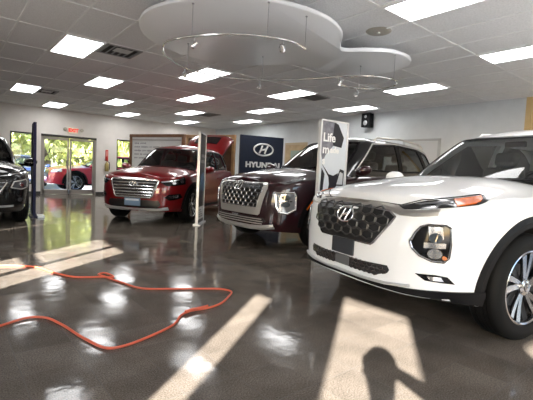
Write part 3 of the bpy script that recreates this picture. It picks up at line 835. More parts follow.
# ------------------------------------------------------------------ things on the walls
t = empty('wall_speaker', (XW, 7.36, 2.80)); tag(t, 'black loudspeaker mounted high on the pale grey right wall', 'speaker')
sp = bevel(MB().box((-.16, 0, 0), (.20, .30, .40)).build('cabinet', black, t), .02, 3)
MB().box((-.03, 0, 0), (.06, .08, .12)).build('wall_bracket', black, t)
for z, r in ((-.08, .075), (.10, .045)): MB().lathe([(-.262, .001), (-.268, r*.3), (-.262, r*.9), (-.258, r)], 24, axis='x', c=(0, 0, z)).build('driver', mat('speaker_cone', (.35, .35, .36), .4, .5), sp, smooth=True)
# exit sign
def text(name, body, size, m, parent, loc, rot, ext=.002, sx=1.0, align='CENTER', bold=0.0):
    c = bpy.data.curves.new(name, 'FONT'); c.body = body; c.size = size; c.extrude = ext; c.align_x = align; c.align_y = 'CENTER'; c.offset = bold
    c.resolution_u = 3
    o = bpy.data.objects.new(name, c); COL.objects.link(o)
    dg = bpy.context.evaluated_depsgraph_get(); dg.update(); me = bpy.data.meshes.new_from_object(o.evaluated_get(dg))
    bpy.data.objects.remove(o); bpy.data.curves.remove(c)
    me.materials.clear(); me.materials.append(m); o = bpy.data.objects.new(name, me); COL.objects.link(o)
    o.parent = parent; o.location = loc; o.rotation_euler = rot; o.scale = (sx, 1, 1)
    return o
t = empty('exit_sign', (3.77, YW, 2.33)); tag(t, 'lit exit sign with red letters above the glass double doors', 'exit sign')
bevel(MB().box((0, -.03, 0), (.32, .06, .21)).build('housing', mat('sign_face', (.75, .66, .52), .4, emit=(1, .80, .60), estr=.15), t), .01, 2)
text('letters', 'EXIT', .165, mat('exit_red', (.8, .03, .01), .4, emit=(1, .05, .02), estr=.25), t, (0, -.064, 0), (R(90), 0, 0), bold=.010)
for x, lb in ((3.50, 'small emergency lamp to the left of the exit sign'), (4.06, 'small emergency lamp to the right of the exit sign')):
    t = empty('emergency_lamp', (x, YW, 2.36)); tag(t, lb, 'emergency lamp', 'emergency lamps beside the exit sign')
    MB().lathe([(0, .05), (-.03, .06), (-.07, .055), (-.075, .001)], 20).build('lamp_head', mat('olive_beige', (.40, .36, .27), .5), t, smooth=True)
    MB().lathe([(-.076, .04), (-.080, .001)], 16).build('lamp_lens', mat('old_lens', (.55, .52, .42), .2), t)
t = empty('fire_sign', (4.985, YW, 1.51)); tag(t, 'narrow red vertical sign on the cream wall right of the doors', 'sign')
MB().box((0, -.01, 0), (.10, .02, .42)).build('sign_board', mat('sign_red', (.62, .05, .03), .4), t)
MB().box((0, -.021, .07), (.045, .003, .20)).build('sign_mark', mat('sign_pale', (.75, .35, .3), .4), t)
t = empty('fire_extinguisher', (4.97, YW-.09, .90)); tag(t, 'small brass-coloured extinguisher hanging under the narrow red sign', 'fire extinguisher')
MB().lathe([(0, .001), (0, .06), (.02, .075), (.26, .075), (.32, .05), (.34, .025), (.38, .022), (.38, .001)], 24, axis='z').build('cylinder', mat('brass_tank', (.42, .33, .13), .35, .5), t, smooth=True)
MB().tube([(0, 0, .37), (.0, -.02, .42), (-.09, -.02, .43)], .012, 8).build('handle', black, t)
MB().tube([(.02, 0, .38), (.09, -.02, .34), (.10, -.03, .20), (.09, -.03, .06)], .011, 8).build('hose', black, t)

# ------------------------------------------------------------------ diagonal wood partition, letter board and navy sign
PD = Vector((.96, -2.10, 0)).normalized(); PA_ = math.atan2(PD.y, PD.x)
wood = noise_mat('brown_trim_wood', (.13, .055, .022), (.20, .09, .040), 6, .4)
wood2 = noise_mat('dark_door_wood', (.10, .045, .022), (.15, .07, .035), 5, .4)
wood3 = noise_mat('light_oak_trim', (.36, .20, .09), (.44, .26, .12), 6, .4)
t = empty('letter_board', (5.40, 14.60, 0), PA_); tag(t, 'tall framed white board with rows of small grey writing in brown wood', 'notice board')
f = MB(); LB = 2.46
for x in (.05, LB-.05): f.box((x, .0, 1.15), (.10, .10, 2.30))
f.box((LB/2, 0, 2.25), (LB, .12, .10)).box((LB/2, 0, .45), (LB-.2, .10, .10))
f.build('wood_frame', wood, t)
MB().box((LB/2, -.0, 1.35), (LB-.2, .03, 1.72)).build('white_panel', noise_mat('whiteboard', (.62, .62, .61), (.68, .68, .67), 2, .35), t)
MB().box((LB/2, -.03, 2.10), (LB-.28, .03, .025)).build('hanging_bar', mat('dull_metal'), t)
wr = MB(); rnd = random.Random(3)
for r_, ln in enumerate(('xxxx xxxxx', 'xxxxx xxxxxx xx xxxxx, xx', 'xxxxxx xxx xxxxxxx xx', 'xxxx xx xxxxx xxxxxx', 'xxx xxxxx xxx xxxx')):
    x = .24
    for ch in ln:
        if ch != ' ': wr.box((x, -.018, 1.98-.13*r_+rnd.uniform(-.004, .004)), (.030, .004, rnd.uniform(.035, .060)))
        x += .055 if ch != ' ' else .05
wr.build('writing', mat('grey_ink', (.16, .16, .18), .6), t)['kind'] = 'stuff'
t = empty('wood_partition', (6.45, 12.28, 0), PA_); tag(t, 'dark brown wooden door panel and posts behind the raised red liftgate', 'partition')
f = MB(); LP = 1.90
for x in (.05, .62, LP-.05): MB().box((x, 0, 1.14), (.09, .10, 2.28)).build('post', wood3, t)
MB().box((LP/2, 0, 2.23), (LP, .11, .09)).build('head_rail', wood3, t)
MB().box((LP/2, .02, 1.12), (LP-.1, .05, 2.20)).build('door_panel', wood2, t)
SGA = math.atan2(-.41, 1.47)
t = empty('display_sign', (7.33, 10.42, 0), SGA); tag(t, 'navy display panel with silver oval badge and wide silver lettering', 'sign')
SW_ = 1.50
bevel(MB().box((SW_/2, 0, 1.30), (SW_, .10, 2.0)).build('sign_panel', mat('navy_panel', (.006, .011, .028), .5, spec=.25), t), .008, 2)
MB().box((SW_/2, .02, .15), (SW_*.8, .30, .30)).build('plinth', black, t)
silv = mat('sign_silver', (.62, .63, .64), .35, .3)
text('lettering', 'HYUNDAI', .235, silv, t, (SW_/2+.04, -.06, 1.37), (R(90), 0, 0), .008, sx=1.14, bold=.010)
m = MB(); m.tube([(SW_/2+.04+.33*math.cos(a), -.065, 1.87+.185*math.sin(a)) for a in np.linspace(0, 2*math.pi, 40, endpoint=False)], .026, 8, closed=True)
m.build('badge_ring', silv, t, smooth=True)
def hbars(cx_, cz_, w, y, mb, th=.03):
    def bar(p):
        mb.tube([(q[0], y, q[1]) for q in p], [th*1.0]*len(p), 8)
    bar([(cx_-.24*w, cz_-.20*w), (cx_-.15*w, cz_-.02*w), (cx_-.07*w, cz_+.22*w)])
    bar([(cx_+.07*w, cz_-.22*w), (cx_+.15*w, cz_+.02*w), (cx_+.24*w, cz_+.20*w)])
    bar([(cx_-.15*w, cz_-.04*w), (cx_, cz_+.0*w), (cx_+.15*w, cz_+.04*w)])
m = MB(); hbars(SW_/2+.04, 1.87, .60, -.065, m, .028); m.build('badge_letter', silv, t, smooth=True)

# ------------------------------------------------------------------ banners
def banner(x, y, rz, w, h, label, face, edge):
    t = empty('banner_stand', (x, y, 0), rz); tag(t, label, 'banner')
    MB().box((w/2, 0, .012), (w+.02, .14, .024)).build('foot', edge, t)
    MB().box((.012, 0, h/2+.02), (.024, .05, h)).build('side_rail', edge, t); MB().box((w-.012, 0, h/2+.02), (.024, .05, h)).build('side_rail', edge, t)
    MB().box((w/2, 0, h+.01), (w, .05, .02)).build('top_rail', edge, t)
    MB().box((w/2, 0, h/2+.02), (w-.048, .02, h-.02)).build('poster', face, t)
    return t
def pbox(t, name, x0, z0, x1, z1, m, y=-.0125, poly=None):
    pts = poly or [(x0, z0), (x1, z0), (x1, z1), (x0, z1)]
    n = len(pts); v = [(a, y, b) for a, b in pts]+[(a, -.009, b) for a, b in pts]
    o = mobj(name, v, [tuple(range(n)), tuple(range(2*n-1, n-1, -1))]+[(i, (i+1) % n, n+(i+1) % n, n+i) for i in range(n)], m, t); fixn(o); return o
alw = mat('white_aluminium', (.75, .76, .78), .3, .2)
t = banner(3.97, 7.03, math.atan2(.60, .50), .72, 1.85, 'dark tall banner with white edge standing beside the red SUV', mat('dark_poster', (.012, .008, .010), .3), alw)
pbox(t, 'poster_text', .10, .10, .70, .36, mat('poster_white', (.6, .6, .6), .4))
for k in range(4): pbox(t, 'caption_line', .16, .15+.045*k, .60-.07*k, .165+.045*k, mat('poster_ink', (.1, .1, .1), .5), y=-.014)
pbox(t, 'poster_picture', 0, 0, 0, 0, noise_mat('poster_photo', (.03, .06, .12), (.10, .20, .32), 7, .35), poly=[(.2, .72), (.65, .66), (.72, .95), (.5, 1.08), (.25, 1.0)])
pbox(t, 'poster_title', .25, 1.38, .62, 1.44, mat('poster_grey', (.30, .28, .28), .4)); pbox(t, 'poster_title', .2, 1.26, .66, 1.32, mat('poster_grey', (.30, .28, .28), .4))
t = banner(1.46, 9.10, math.atan2(.995, .10), .60, 1.88, 'narrow navy banner standing edge-on beside the black SUV', mat('navy_poster', (.008, .008, .045), .5), mat('navy_rail', (.010, .010, .055), .5, spec=.3))
for k in range(5): pbox(t, 'poster_figure', .15, 1.62-.16*k, .45, 1.70-.16*k, mat('poster_blue', (.16, .16, .30), .4))
MB().box((.12, -.12, .02), (.34, .12, .04)).build('foot_plate', alw, t)
t = banner(4.01, 3.83, math.atan2(-.03, .5), .54, 1.865, 'white advertising banner between the two large SUVs, titled in white letters', mat('sky_poster', (.64, .69, .76), .4), alw)
bw = noise_mat('slate_photo', (.12, .12, .15), (.24, .24, .28), 14, .4); bk = mat('poster_black', (.012, .012, .018), .4)
pbox(t, 'poster_picture', 0, 0, 0, 0, bw, poly=[(.03, 1.87), (.30, 1.86), (.27, 1.55), (.12, 1.40), (.07, 1.30), (.03, 1.45)])
pbox(t, 'poster_picture', 0, 0, 0, 0, bk, poly=[(.26, 1.86), (.34, 1.84), (.46, 1.66), (.42, 1.52), (.25, 1.54), (.24, 1.66)], y=-.0135)
wt = mat('poster_letter', (.85, .85, .86), .4)
for s_, z_, x_, sz in (('Life', 1.64, .055, .165), ('m', 1.475, .055, .165), ('ade', 1.475, .20, .12), ('s', 1.32, .055, .15)): text('poster_letters', s_, sz, wt if z_ > 1.4 else wt, t, (x_, -.0155, z_), (R(90), 0, 0), .001, align='LEFT', bold=.004)
pbox(t, 'poster_picture', 0, 0, 0, 0, bk, poly=[(.12, .62), (.17, .80), (.22, 1.0), (.20, 1.10), (.06, 1.28), (.08, 1.26), (.20, 1.14), (.29, 1.12), (.38, 1.16), (.36, .98), (.30, .90), (.34, .62), (.27, .60), (.22, .72)], y=-.0135)
pbox(t, 'poster_picture', 0, 0, 0, 0, bk, poly=[(.05, .90), (.10, .92), (.12, 1.14), (.06, 1.22)], y=-.0145)
pbox(t, 'poster_picture', 0, 0, 0, 0, bk, poly=[(.32, .98), (.50, .98), (.50, 1.20), (.42, 1.22)], y=-.0138)
pbox(t, 'poster_picture', 0, 0, 0, 0, mat('poster_pale', (.55, .58, .62), .4), poly=[(.36, 1.0), (.48, 1.0), (.48, 1.16), (.42, 1.18)], y=-.0150)
pbox(t, 'poster_picture', .03, .02, .51, .92, mat('poster_light', (.70, .73, .77), .4), y=-.0125)
for k in range(3): pbox(t, 'caption_line', .05, .84-.035*k, .20, .845-.035*k, mat('poster_ink'), y=-.0150)

# ------------------------------------------------------------------ orange extension cord
cp = cr([(-.3, 5.35), (.15, 5.05), (.52, 4.92), (.76, 4.74), (.90, 4.35), (1.02, 4.13), (1.22, 4.02), (1.33, 3.96), (1.30, 4.16), (1.24, 4.14), (1.26, 4.02), (1.33, 3.74), (1.42, 3.46), (1.63, 3.32), (1.85, 3.20), (2.03, 3.09), (2.07, 2.98), (1.96, 2.86), (1.80, 2.74), (1.66, 2.70), (1.50, 2.71), (1.40, 2.66), (1.28, 2.53), (1.05, 2.42), (.86, 2.37), (.78, 2.39), (.70, 2.62), (.64, 2.92), (.57, 3.12), (.48, 3.17), (.28, 3.09), (-.1, 2.95), (-.6, 2.9)], 7)
cord = MB().tube([(x, y, .009) for x, y in cp], .0085, 8).build('extension_cord', mat('orange_cord', (.72, .13, .06), .45), smooth=True)
tag(cord, 'orange extension cord looping across the polished floor', 'cord')
MB().tube([(x, y, .022) for x, y in ((1.66, 2.71), (1.60, 2.70), (1.52, 2.70), (1.45, 2.685))], .011, 8).build('cord_joint', mat('orange_cord'), cord, smooth=True)

# ------------------------------------------------------------------ outside
asph = noise_mat('asphalt', (.14, .14, .16), (.20, .20, .22), 3, .9)
struct('trim_3', MB().box((5, 25, -.18), (200, 200, .1)), asph)
verge = MB().box((6, 47, -.10), (160, 34, .08)); struct('trim_4', verge, noise_mat('grass', (.10, .16, .03), (.22, .26, .07), 2, .9))
struct('trim_5', MB().box((-5.2, 6, -.10), (6.4, 40, .08)).box((8, -5.6, -.10), (34, 6.6, .079)), noise_mat('bounce_concrete', (.36, .37, .38), (.43, .44, .46), 3, .9))  # unseen pale paving, added to bounce sunlight up to the ceiling and walls
leafm = noise_mat('leaf_green', (.30, .36, .08), (.66, .64, .26), 1.4, .7, lo=.3, hi=.7)
bark = noise_mat('bark', (.09, .07, .05), (.15, .12, .09), 6, .9)
def tree_mesh(seed, h):
    r_ = random.Random(seed); v = []; f = []
    blobs = [(r_.uniform(-1.5, 1.5), r_.uniform(-1.3, 1.3), h*r_.uniform(.25, .95), r_.uniform(.9, 1.7)) for _ in range(13)]
    for bx, by, bz, br in blobs:
        for _ in range(230):
            d = Vector((r_.gauss(0, 1), r_.gauss(0, 1), r_.gauss(0, 1))).normalized()*br*r_.uniform(.55, 1.05)
            c = Vector((bx, by, bz))+d; a = Vector((r_.gauss(0, 1), r_.gauss(0, 1), r_.gauss(0, 1))).normalized(); b = a.orthogonal().normalized(); s_ = r_.uniform(.12, .28)
            n = len(v); v += [c-a*s_, c+b*s_*.5, c+a*s_, c-b*s_*.5]; f.append((n, n+1, n+2, n+3))
    return v, f
protos = []
spots = [(-2.0, 30, 0, 'left'), (2.0, 28.5, 1, ''), (5.6, 30, 2, ''), (9.4, 29, 0, ''), (13.4, 31, 1, ''), (-6.0, 31, 2, ''), (.2, 36, 2, ''), (4.2, 36, 0, ''), (8.0, 36, 1, ''), (12.2, 37, 2, ''), (-4.2, 37, 1, '')]
tlab = ['leafy tree outside, seen through the narrow left window', 'nearest leafy tree outside behind the left glass door', 'nearest leafy tree outside behind the right glass door', 'leafy tree outside in the small window beside the letter board',
        'yellow-green tree outside beyond the small window, further right', 'front-row tree outside at the far left beyond the black SUV', 'back-row tree outside filling the gap above the narrow left window', 'back-row tree outside above the meeting edge of the glass doors', 'back-row tree outside right of the glass doors',
        'back-row tree outside behind the letter board', 'back-row tree outside at the far left beyond the black SUV']
for i, (x, y, k, _) in enumerate(spots):
    if k >= len(protos):
        t = empty('tree'); v, f = tree_mesh(k+11, 6.0); mobj('foliage', v, f, leafm, t)
        m = MB(); m.tube([(0, 0, 0), (.1, .05, 1.6), (.0, .1, 3.0), (.15, 0, 4.8)], [.24, .18, .14, .06], 10); m.build('trunk', bark, t, smooth=True); protos.append(t)
    else: t = copy_tree(protos[k])
    t.location = (x, y, 0); t.rotation_euler = (0, 0, i*1.3); t.scale = (1, 1, 1.1+.1*(i % 3)); tag(t, tlab[i], 'tree', 'trees beyond the car park')

# ------------------------------------------------------------------ faces of the cars
def both(fn):
    for mi in (False, True): fn(mi)
def disc(c, rx, rz, n=18): return [(c[0]+rx*math.cos(a), c[1]+rz*math.sin(a)) for a in np.linspace(0, 2*math.pi, n, endpoint=False)]
cellm = mat('grille_cell_grey', (.085, .083, .082), .35, .8)
dkchrome = mat('dark_chrome', (.30, .30, .31), .22, 1)
grd = mat('grille_black', (.008, .008, .009), .35)
platem = mat('plate_slate', (.030, .034, .042), .45)
# --- white SUV
b = W1['body']
GP = [(-.47, .845), (-.41, .878), (0, .892), (.41, .878), (.47, .845), (.44, .79), (.325, .64), (.30, .625), (-.30, .625), (-.325, .64), (-.44, .79)]
b.patch('grille', 'front', GP, grd, wc, off=.003, th=.02)
ins = inpoly(GP, .05)
hx = hexes(-.50, .50, .632, .90, .116, .058, lambda x, z: ins(x, z) and ((x+.01)/.13)**2+((z-.808)/.07)**2 > 1, .90)
for h in hx: b.strips('grille_cell', 'front', [h], .009, cellm, wc, off=.010, th=.008, res=.03, closed=True, bulge=.003)
b.strips('grille_surround', 'front', [GP], .012, dkchrome, wc, off=.008, th=.012, closed=True)
both(lambda m: b.strips('chrome_band', 'front', [[(0, .918), (.25, .914), (.42, .898), (.50, .878), (.60, .880), (.72, .900)]], .040, mat('band_satin', (.46, .44, .41), .3, 1), wc, off=.007, th=.015, mirror=m, bulge=.004))
b.strips('hood_gap', 'front', [[(-.50, .922), (-.25, .932), (0, .934), (.25, .932), (.50, .922)]], .007, mat('panel_gap'), wc, off=.001, th=.002)
both(lambda m: b.strips('hood_gap', 'cyl', [[(.50, .925), (.66, .972), (.88, 1.0), (1.17, 1.034)]], .007, mat('panel_gap'), wc, off=.001, th=.002, mirror=m))
def sfront(m):
    dz = -.03 if m else 0
    b.patch('headlight', 'cyl', [(p_, q_+dz) for p_, q_ in [(.49, .918), (.60, .945), (.70, .968), (.87, .990), (1.18, 1.028), (1.16, 1.00), (1.03, .963), (.79, .929), (.60, .905), (.50, .900)]], gloss_black, wc, off=.004, th=.02, mirror=m)
    b.strips('light_strip', 'cyl', [[(.62, .935+dz), (.76, .955+dz), (.87, .966+dz)]], .011, mat('reflector_grey', (.25, .26, .28), .2, .8), wc, off=.010, th=.01, mirror=m, bulge=.004)
    b.patch('turn_signal', 'cyl', [(.885, .985+dz), (1.13, 1.018+dz), (1.10, .995+dz), (1.02, .970+dz), (.885, .945+dz)], amber, wc, off=.011, th=.01, mirror=m)
    pod = [(.618, .697), (.645, .76), (.675, .80), (.72, .818), (.82, .822), (.848, .805), (.854, .70), (.848, .61), (.82, .580), (.75, .582), (.68, .610), (.632, .655)]
    b.patch('lower_headlight', 'cyl', pod, gloss_black, wc, off=.004, th=.03, mirror=m)
    b.strips('headlight_rim', 'cyl', [pod], .012, dkchrome, wc, off=.009, th=.015, closed=True, mirror=m, bulge=.004)
    b.patch('reflector', 'cyl', [(.72, .805), (.80, .808), (.81, .73), (.73, .715)], mat('reflector_grey', (.25, .26, .28), .2, .8), wc, off=.012, th=.012, mirror=m)
    b.patch('reflector', 'cyl', [(.70, .700), (.825, .705), (.825, .672), (.70, .665)], mat('reflector_grey'), wc, off=.013, th=.012, mirror=m)
    b.patch('projector_lens', 'cyl', disc((.765, .735), .038, .034), mat('lens_dark', (.05, .06, .07), .05, 0, 1), wc, off=.018, th=.02, mirror=m)
    b.patch('projector_lens', 'cyl', disc((.765, .632), .042, .033), mat('reflector_grey'), wc, off=.014, th=.02, mirror=m)
    b.patch('marker_light', 'cyl', disc((.82, .61), .014, .012, 10), mat('orange_bulb', (.5, .16, .05), .2), wc, off=.018, th=.02, mirror=m)
    b.patch('fog_light', 'cyl', [(.66, .487), (.72, .447), (.90, .437), (.85, .484), (.78, .492)], gloss_black, wc, off=.005, th=.02, mirror=m)
    b.patch('fog_lens', 'cyl', [(.73, .480), (.75, .455), (.83, .452), (.81, .480)], lampg, wc, off=.011, th=.01, mirror=m)
both(sfront)
LG = [(-.455, .500), (-.2, .487), (.2, .487), (.455, .500), (.475, .47), (.46, .447), (.36, .412), (-.36, .412), (-.46, .447), (-.475, .47)]
b.patch('lower_grille', 'front', LG, grd, wc, off=.003, th=.02)
ins2 = inpoly(LG, .06)
both(lambda m: b.strips('lower_grille_mesh', 'front', hexes(-.46, .46, .425, .50, .048, .025, lambda x, z: ins2(x, z) and x > .10, .95), .005, dkchrome, wc, off=.008, th=.01, res=.03, closed=True, mirror=m))
b.patch('sensor_cover', 'front', [(-.085, .492), (.085, .492), (.085, .415), (-.085, .415)], mat('sensor_grey', (.10, .105, .11), .4), wc, off=.009, th=.02)
b.patch('licence_plate', 'front', [(-.13, .625), (.13, .625), (.13, .502), (-.13, .502)], platem, wc, off=.016, th=.02)
b.strips('skid_trim', 'front', [[(-.62, .395), (-.45, .375), (-.2, .368), (.2, .368), (.45, .375), (.62, .395)]], .018, silverp, wc, off=.014, th=.02, bulge=.005)
b.patch('front_valance', 'cyl', [(-1.12, .385), (-.80, .385), (-.55, .372), (0, .36), (.55, .372), (.80, .385), (1.12, .385), (1.12, .285), (.75, .335), (0, .345), (-.75, .335), (-1.12, .285)], black, wc, off=.014, th=.03, res=.03)
emblem(wc, b, -.01, .808, .190, .112, chrome, off=.022)
# --- wine SUV
b = P1_['body']
OP = [(-.50, .975), (.50, .975), (.565, .945), (.585, .90), (.49, .53), (.46, .505), (-.46, .505), (-.49, .53), (-.585, .90), (-.565, .945)]
b.patch('grille_surround', 'front', OP, satin, pc, off=.006, th=.03)
IP = [(-.455, .955), (.455, .955), (.50, .925), (.42, .615), (-.42, .615), (-.50, .925)]
b.patch('grille', 'front', IP, grd, pc, off=.011, th=.02)
insP = inpoly(IP, .07)
for h in hexes(-.50, .50, .645, .95, .118, .052, lambda x, z: insP(x, z) and ((x+.03)/.15)**2+((z-.905)/.07)**2 > 1, .92): b.strips('grille_cell', 'front', [h], .012, mat('grille_cell_steel', (.22, .22, .23), .3, 1), pc, off=.016, th=.012, res=.03, closed=True, bulge=.006)
emblem(pc, b, -.03, .905, .20, .115, chrome, off=.030)
def pfront(m):
    pod = [(.725, .835), (.97, .855), (1.0, .80), (1.0, .62), (.90, .560), (.79, .567), (.745, .65)]
    b.patch('headlight', 'cyl', pod, mat('lamp_grey', (.42, .44, .47), .12, .6, 1), pc, off=.005, th=.02, mirror=m)
    b.strips('headlight_rim', 'cyl', [pod], .024, chrome, pc, off=.012, th=.015, closed=True, mirror=m, bulge=.004)
    b.patch('projector_lens', 'cyl', disc((.87, .78), .055, .038), mat('lens_dark'), pc, off=.014, th=.02, mirror=m)
    b.patch('projector_lens', 'cyl', disc((.87, .685), .055, .038), mat('lens_dark'), pc, off=.014, th=.02, mirror=m)
    b.strips('light_strip', 'cyl', [[(.79, .60), (.80, .70), (.78, .81)], [(.80, .735), (.95, .735)]], .018, lampg, pc, off=.016, th=.01, mirror=m)
    b.patch('marker_light', 'cyl', [(.74, .985), (.85, 1.0), (1.17, 1.062), (1.10, 1.03), (.85, .968)], mat('lamp_grey'), pc, off=.005, th=.02, mirror=m)
    b.strips('side_marker', 'cyl', [[(1.17, .62), (1.27, .76)]], .022, amber, pc, off=.016, th=.02, mirror=m)
both(pfront)
b.patch('lower_grille', 'front', [(-.55, .475), (.55, .475), (.60, .43), (.52, .395), (-.52, .385), (-.60, .43)], grd, pc, off=.006, th=.02)
b.strips('lower_grille_bar', 'front', [[(-.53, .452), (.53, .452)], [(-.55, .42), (.55, .42)], [(-.54, .388), (.54, .388)]], .013, satin, pc, off=.012, th=.01)
b.patch('bumper_sensor', 'front', [(-.12, .485), (.02, .485), (.02, .463), (-.12, .463)], lens_clear, pc, off=.014, th=.01)
b.strips('skid_trim', 'front', [[(-.70, .365), (-.55, .338), (-.3, .322), (.3, .322), (.55, .338), (.70, .365)]], .062, silverp, pc, off=.014, th=.03, bulge=.008)
gsf = P1_['gh']
for m_ in (False, True): gsf.strips('window_chrome', 'side', [[(-.76*P1_['kr'], 1.10*P1_['kz']), (-1.34*P1_['kr'], 1.545*P1_['kz']), (-2.0*P1_['kr'], 1.59*P1_['kz']), (-2.8*P1_['kr'], 1.565*P1_['kz']), (-3.16*P1_['kr'], 1.495*P1_['kz']), (-3.32*P1_['kr'], 1.25*P1_['kz'])]], .022, satin, pc, off=.006, th=.01, mirror=m_)
def roof_rails(root, S, m):
    for s in (1, -1):
        kr, kz, ky = S['kr'], S['kz'], S['ky']
        MB().tube([(-1.45*kr, s*.60*ky, 1.60*kz), (-1.55*kr, s*.605*ky, 1.66*kz), (-2.2*kr, s*.615*ky, 1.69*kz), (-2.9*kr, s*.60*ky, 1.66*kz), (-3.05*kr, s*.59*ky, 1.60*kz)], .016, 8).build('roof_rail', m, root, smooth=True)
roof_rails(pc, P1_, satin); roof_rails(wc, W1, satin); 
# --- bright red SUV
b = R1['body']
GR_ = [(-.50, .850), (-.45, .868), (.45, .868), (.50, .850), (.40, .56), (.365, .525), (-.365, .525), (-.40, .56)]
b.patch('grille', 'front', GR_, grd, rc, off=.004, th=.02)
b.strips('grille_surround', 'front', [GR_], .032, chrome, rc, off=.014, th=.02, closed=True, bulge=.008)
for z in (.805, .745, .685, .625, .570):
    w = .37+(z-.56)*.33; b.strips('grille_bar', 'front', [[(-w, z), (w, z)]], .026, chrome, rc, off=.012, th=.015, bulge=.008)
emblem(rc, b, 0, .785, .165, .095, chrome, off=.030)
def rfront(m):
    pod = [(.565, .84), (.80, .885), (1.12, .955), (1.15, .90), (1.14, .81), (.90, .78), (.69, .765)]
    b.patch('headlight', 'cyl', pod, gloss_black, rc, off=.005, th=.02, mirror=m)
    b.strips('light_strip', 'cyl', [[(.60, .838), (.80, .868), (1.08, .925)]], .024, lampg, rc, off=.012, th=.01, mirror=m)
    b.patch('projector_lens', 'cyl', disc((.85, .825), .05, .030), lampg, rc, off=.012, th=.02, mirror=m)
    b.patch('projector_lens', 'cyl', disc((1.03, .86), .05, .034), lampg, rc, off=.012, th=.02, mirror=m)
    fg = [(.65, .545), (.72, .60), (.99, .62), (1.04, .54), (.90, .50), (.74, .485)]
    b.patch('fog_light', 'cyl', fg, gloss_black, rc, off=.005, th=.02, mirror=m)
    b.patch('fog_lens', 'cyl', [(.74, .575), (.93, .60), (.95, .545), (.76, .52)], lampg, rc, off=.012, th=.01, mirror=m)
both(rfront)
b.patch('lower_grille', 'front', [(-.52, .475), (.52, .475), (.56, .39), (.50, .325), (-.50, .325), (-.56, .39)], grd, rc, off=.006, th=.02)
b.patch('licence_plate', 'front', [(-.165, .505), (.165, .505), (.165, .36), (-.165, .36)], mat('plate_blue', (.16, .24, .36), .4), rc, off=.022, th=.02)
b.patch('plate_band', 'front', [(-.14, .490), (.14, .490), (.14, .455), (-.14, .455)], mat('plate_white', (.6, .64, .70), .4), rc, off=.026, th=.004)
b.strips('skid_trim', 'front', [[(-.68, .325), (-.5, .297), (0, .285), (.5, .297), (.68, .325)]], .055, silverp, rc, off=.016, th=.03, bulge=.008)
# raised liftgate
st = [(-3.12, 1.665, .56, .05), (-3.22, 1.76, .60, .06), (-3.33, 1.84, .62, .06), (-3.72, 2.06, .66, .06), (-3.92, 2.15, .68, .05), (-4.06, 2.17, .66, .04), (-4.12, 2.13, .62, .03)]
def gate(rows, th, name, m, parent):
    v = []; f = []; K = 14
    for dn in (0, -th):
        for x, z, w, c in rows:
            for k in range(K+1):
                e = -1+2*k/K; v.append((x*.93+dn*.5, w*e, z+c*(1-abs(e)**3)-.10*abs(e)**6+dn))
    n = len(rows); B_ = n*(K+1)
    for i in range(n-1):
        for k in range(K):
            a = i*(K+1)+k; q = (a, a+1, a+K+2, a+K+1); f.append(q); f.append(tuple(t_+B_ for t_ in q[::-1]))
    for k in range(K): f.append((k, B_+k, B_+k+1, k+1)); a = (n-1)*(K+1)+k; f.append((a, a+1, B_+a+1, B_+a))
    for i in range(n-1):
        a = i*(K+1); f.append((a, a+K+1, B_+a+K+1, B_+a)); a += K; f.append((a, B_+a, B_+a+K+1, a+K+1))
    o = mobj(name, v, f, m, parent); fixn(o); o.data.polygons.foreach_set('use_smooth', [True]*len(o.data.polygons)); o.data.set_sharp_from_angle(angle=R(45)); return o
lg = gate(st, .05, 'liftgate', red, rc)
gate([(x, z+.012, w*.86, c) for x, z, w, c in st[2:4]], .02, 'liftgate_glass', gloss_black, lg)
for s in (1, -1): MB().tube([(-3.0, s*.57, 1.50), (-3.42, s*.60, 1.84)], .013, 8).build('gas_strut', black, rc, smooth=True)
# --- black SUV
b = B1['body']
GB_ = [(-.50, .80), (.50, .80), (.53, .72), (.36, .50), (-.36, .50), (-.53, .72)]
b.patch('grille', 'front', GB_, grd, bc, off=.004, th=.02)
b.strips('grille_surround', 'front', [[(-.53, .74), (-.37, .50), (.37, .50), (.53, .74)]], .03, chrome, bc, off=.012, th=.02, bulge=.006)
for z in (.56, .62, .68, .74): b.strips('grille_bar', 'front', [[(-.36-(z-.5)*.6, z), (.36+(z-.5)*.6, z)]], .012, dkchrome, bc, off=.010, th=.015)
emblem(bc, b, 0, .70, .15, .09, chrome, off=.02)
def bfront(m):
    b.patch('headlight', 'cyl', [(.62, .66), (.68, .76), (.95, .80), (1.02, .76), (.98, .66), (.80, .63)], mat('lamp_smoke', (.10, .10, .11), .12, .3, 1), bc, off=.005, th=.02, mirror=m)
    b.strips('headlight_rim', 'cyl', [[(.62, .66), (.68, .76), (.95, .80), (1.02, .76), (.98, .66), (.80, .63)]], .018, satin, bc, off=.010, th=.01, closed=True, mirror=m)
    b.patch('projector_lens', 'cyl', disc((.82, .715), .05, .035), lampg, bc, off=.012, th=.02, mirror=m)
    b.strips('light_strip', 'cyl', [[(.62, .87), (.80, .90), (1.05, .93)]], .016, lampg, bc, off=.008, th=.01, mirror=m)
    b.patch('fog_light', 'cyl', disc((.80, .45), .06, .035), mat('lamp_smoke'), bc, off=.006, th=.02, mirror=m)
both(bfront)
b.strips('skid_trim', 'front', [[(-.62, .35), (0, .33), (.62, .35)]], .03, silverp, bc, off=.012, th=.03)

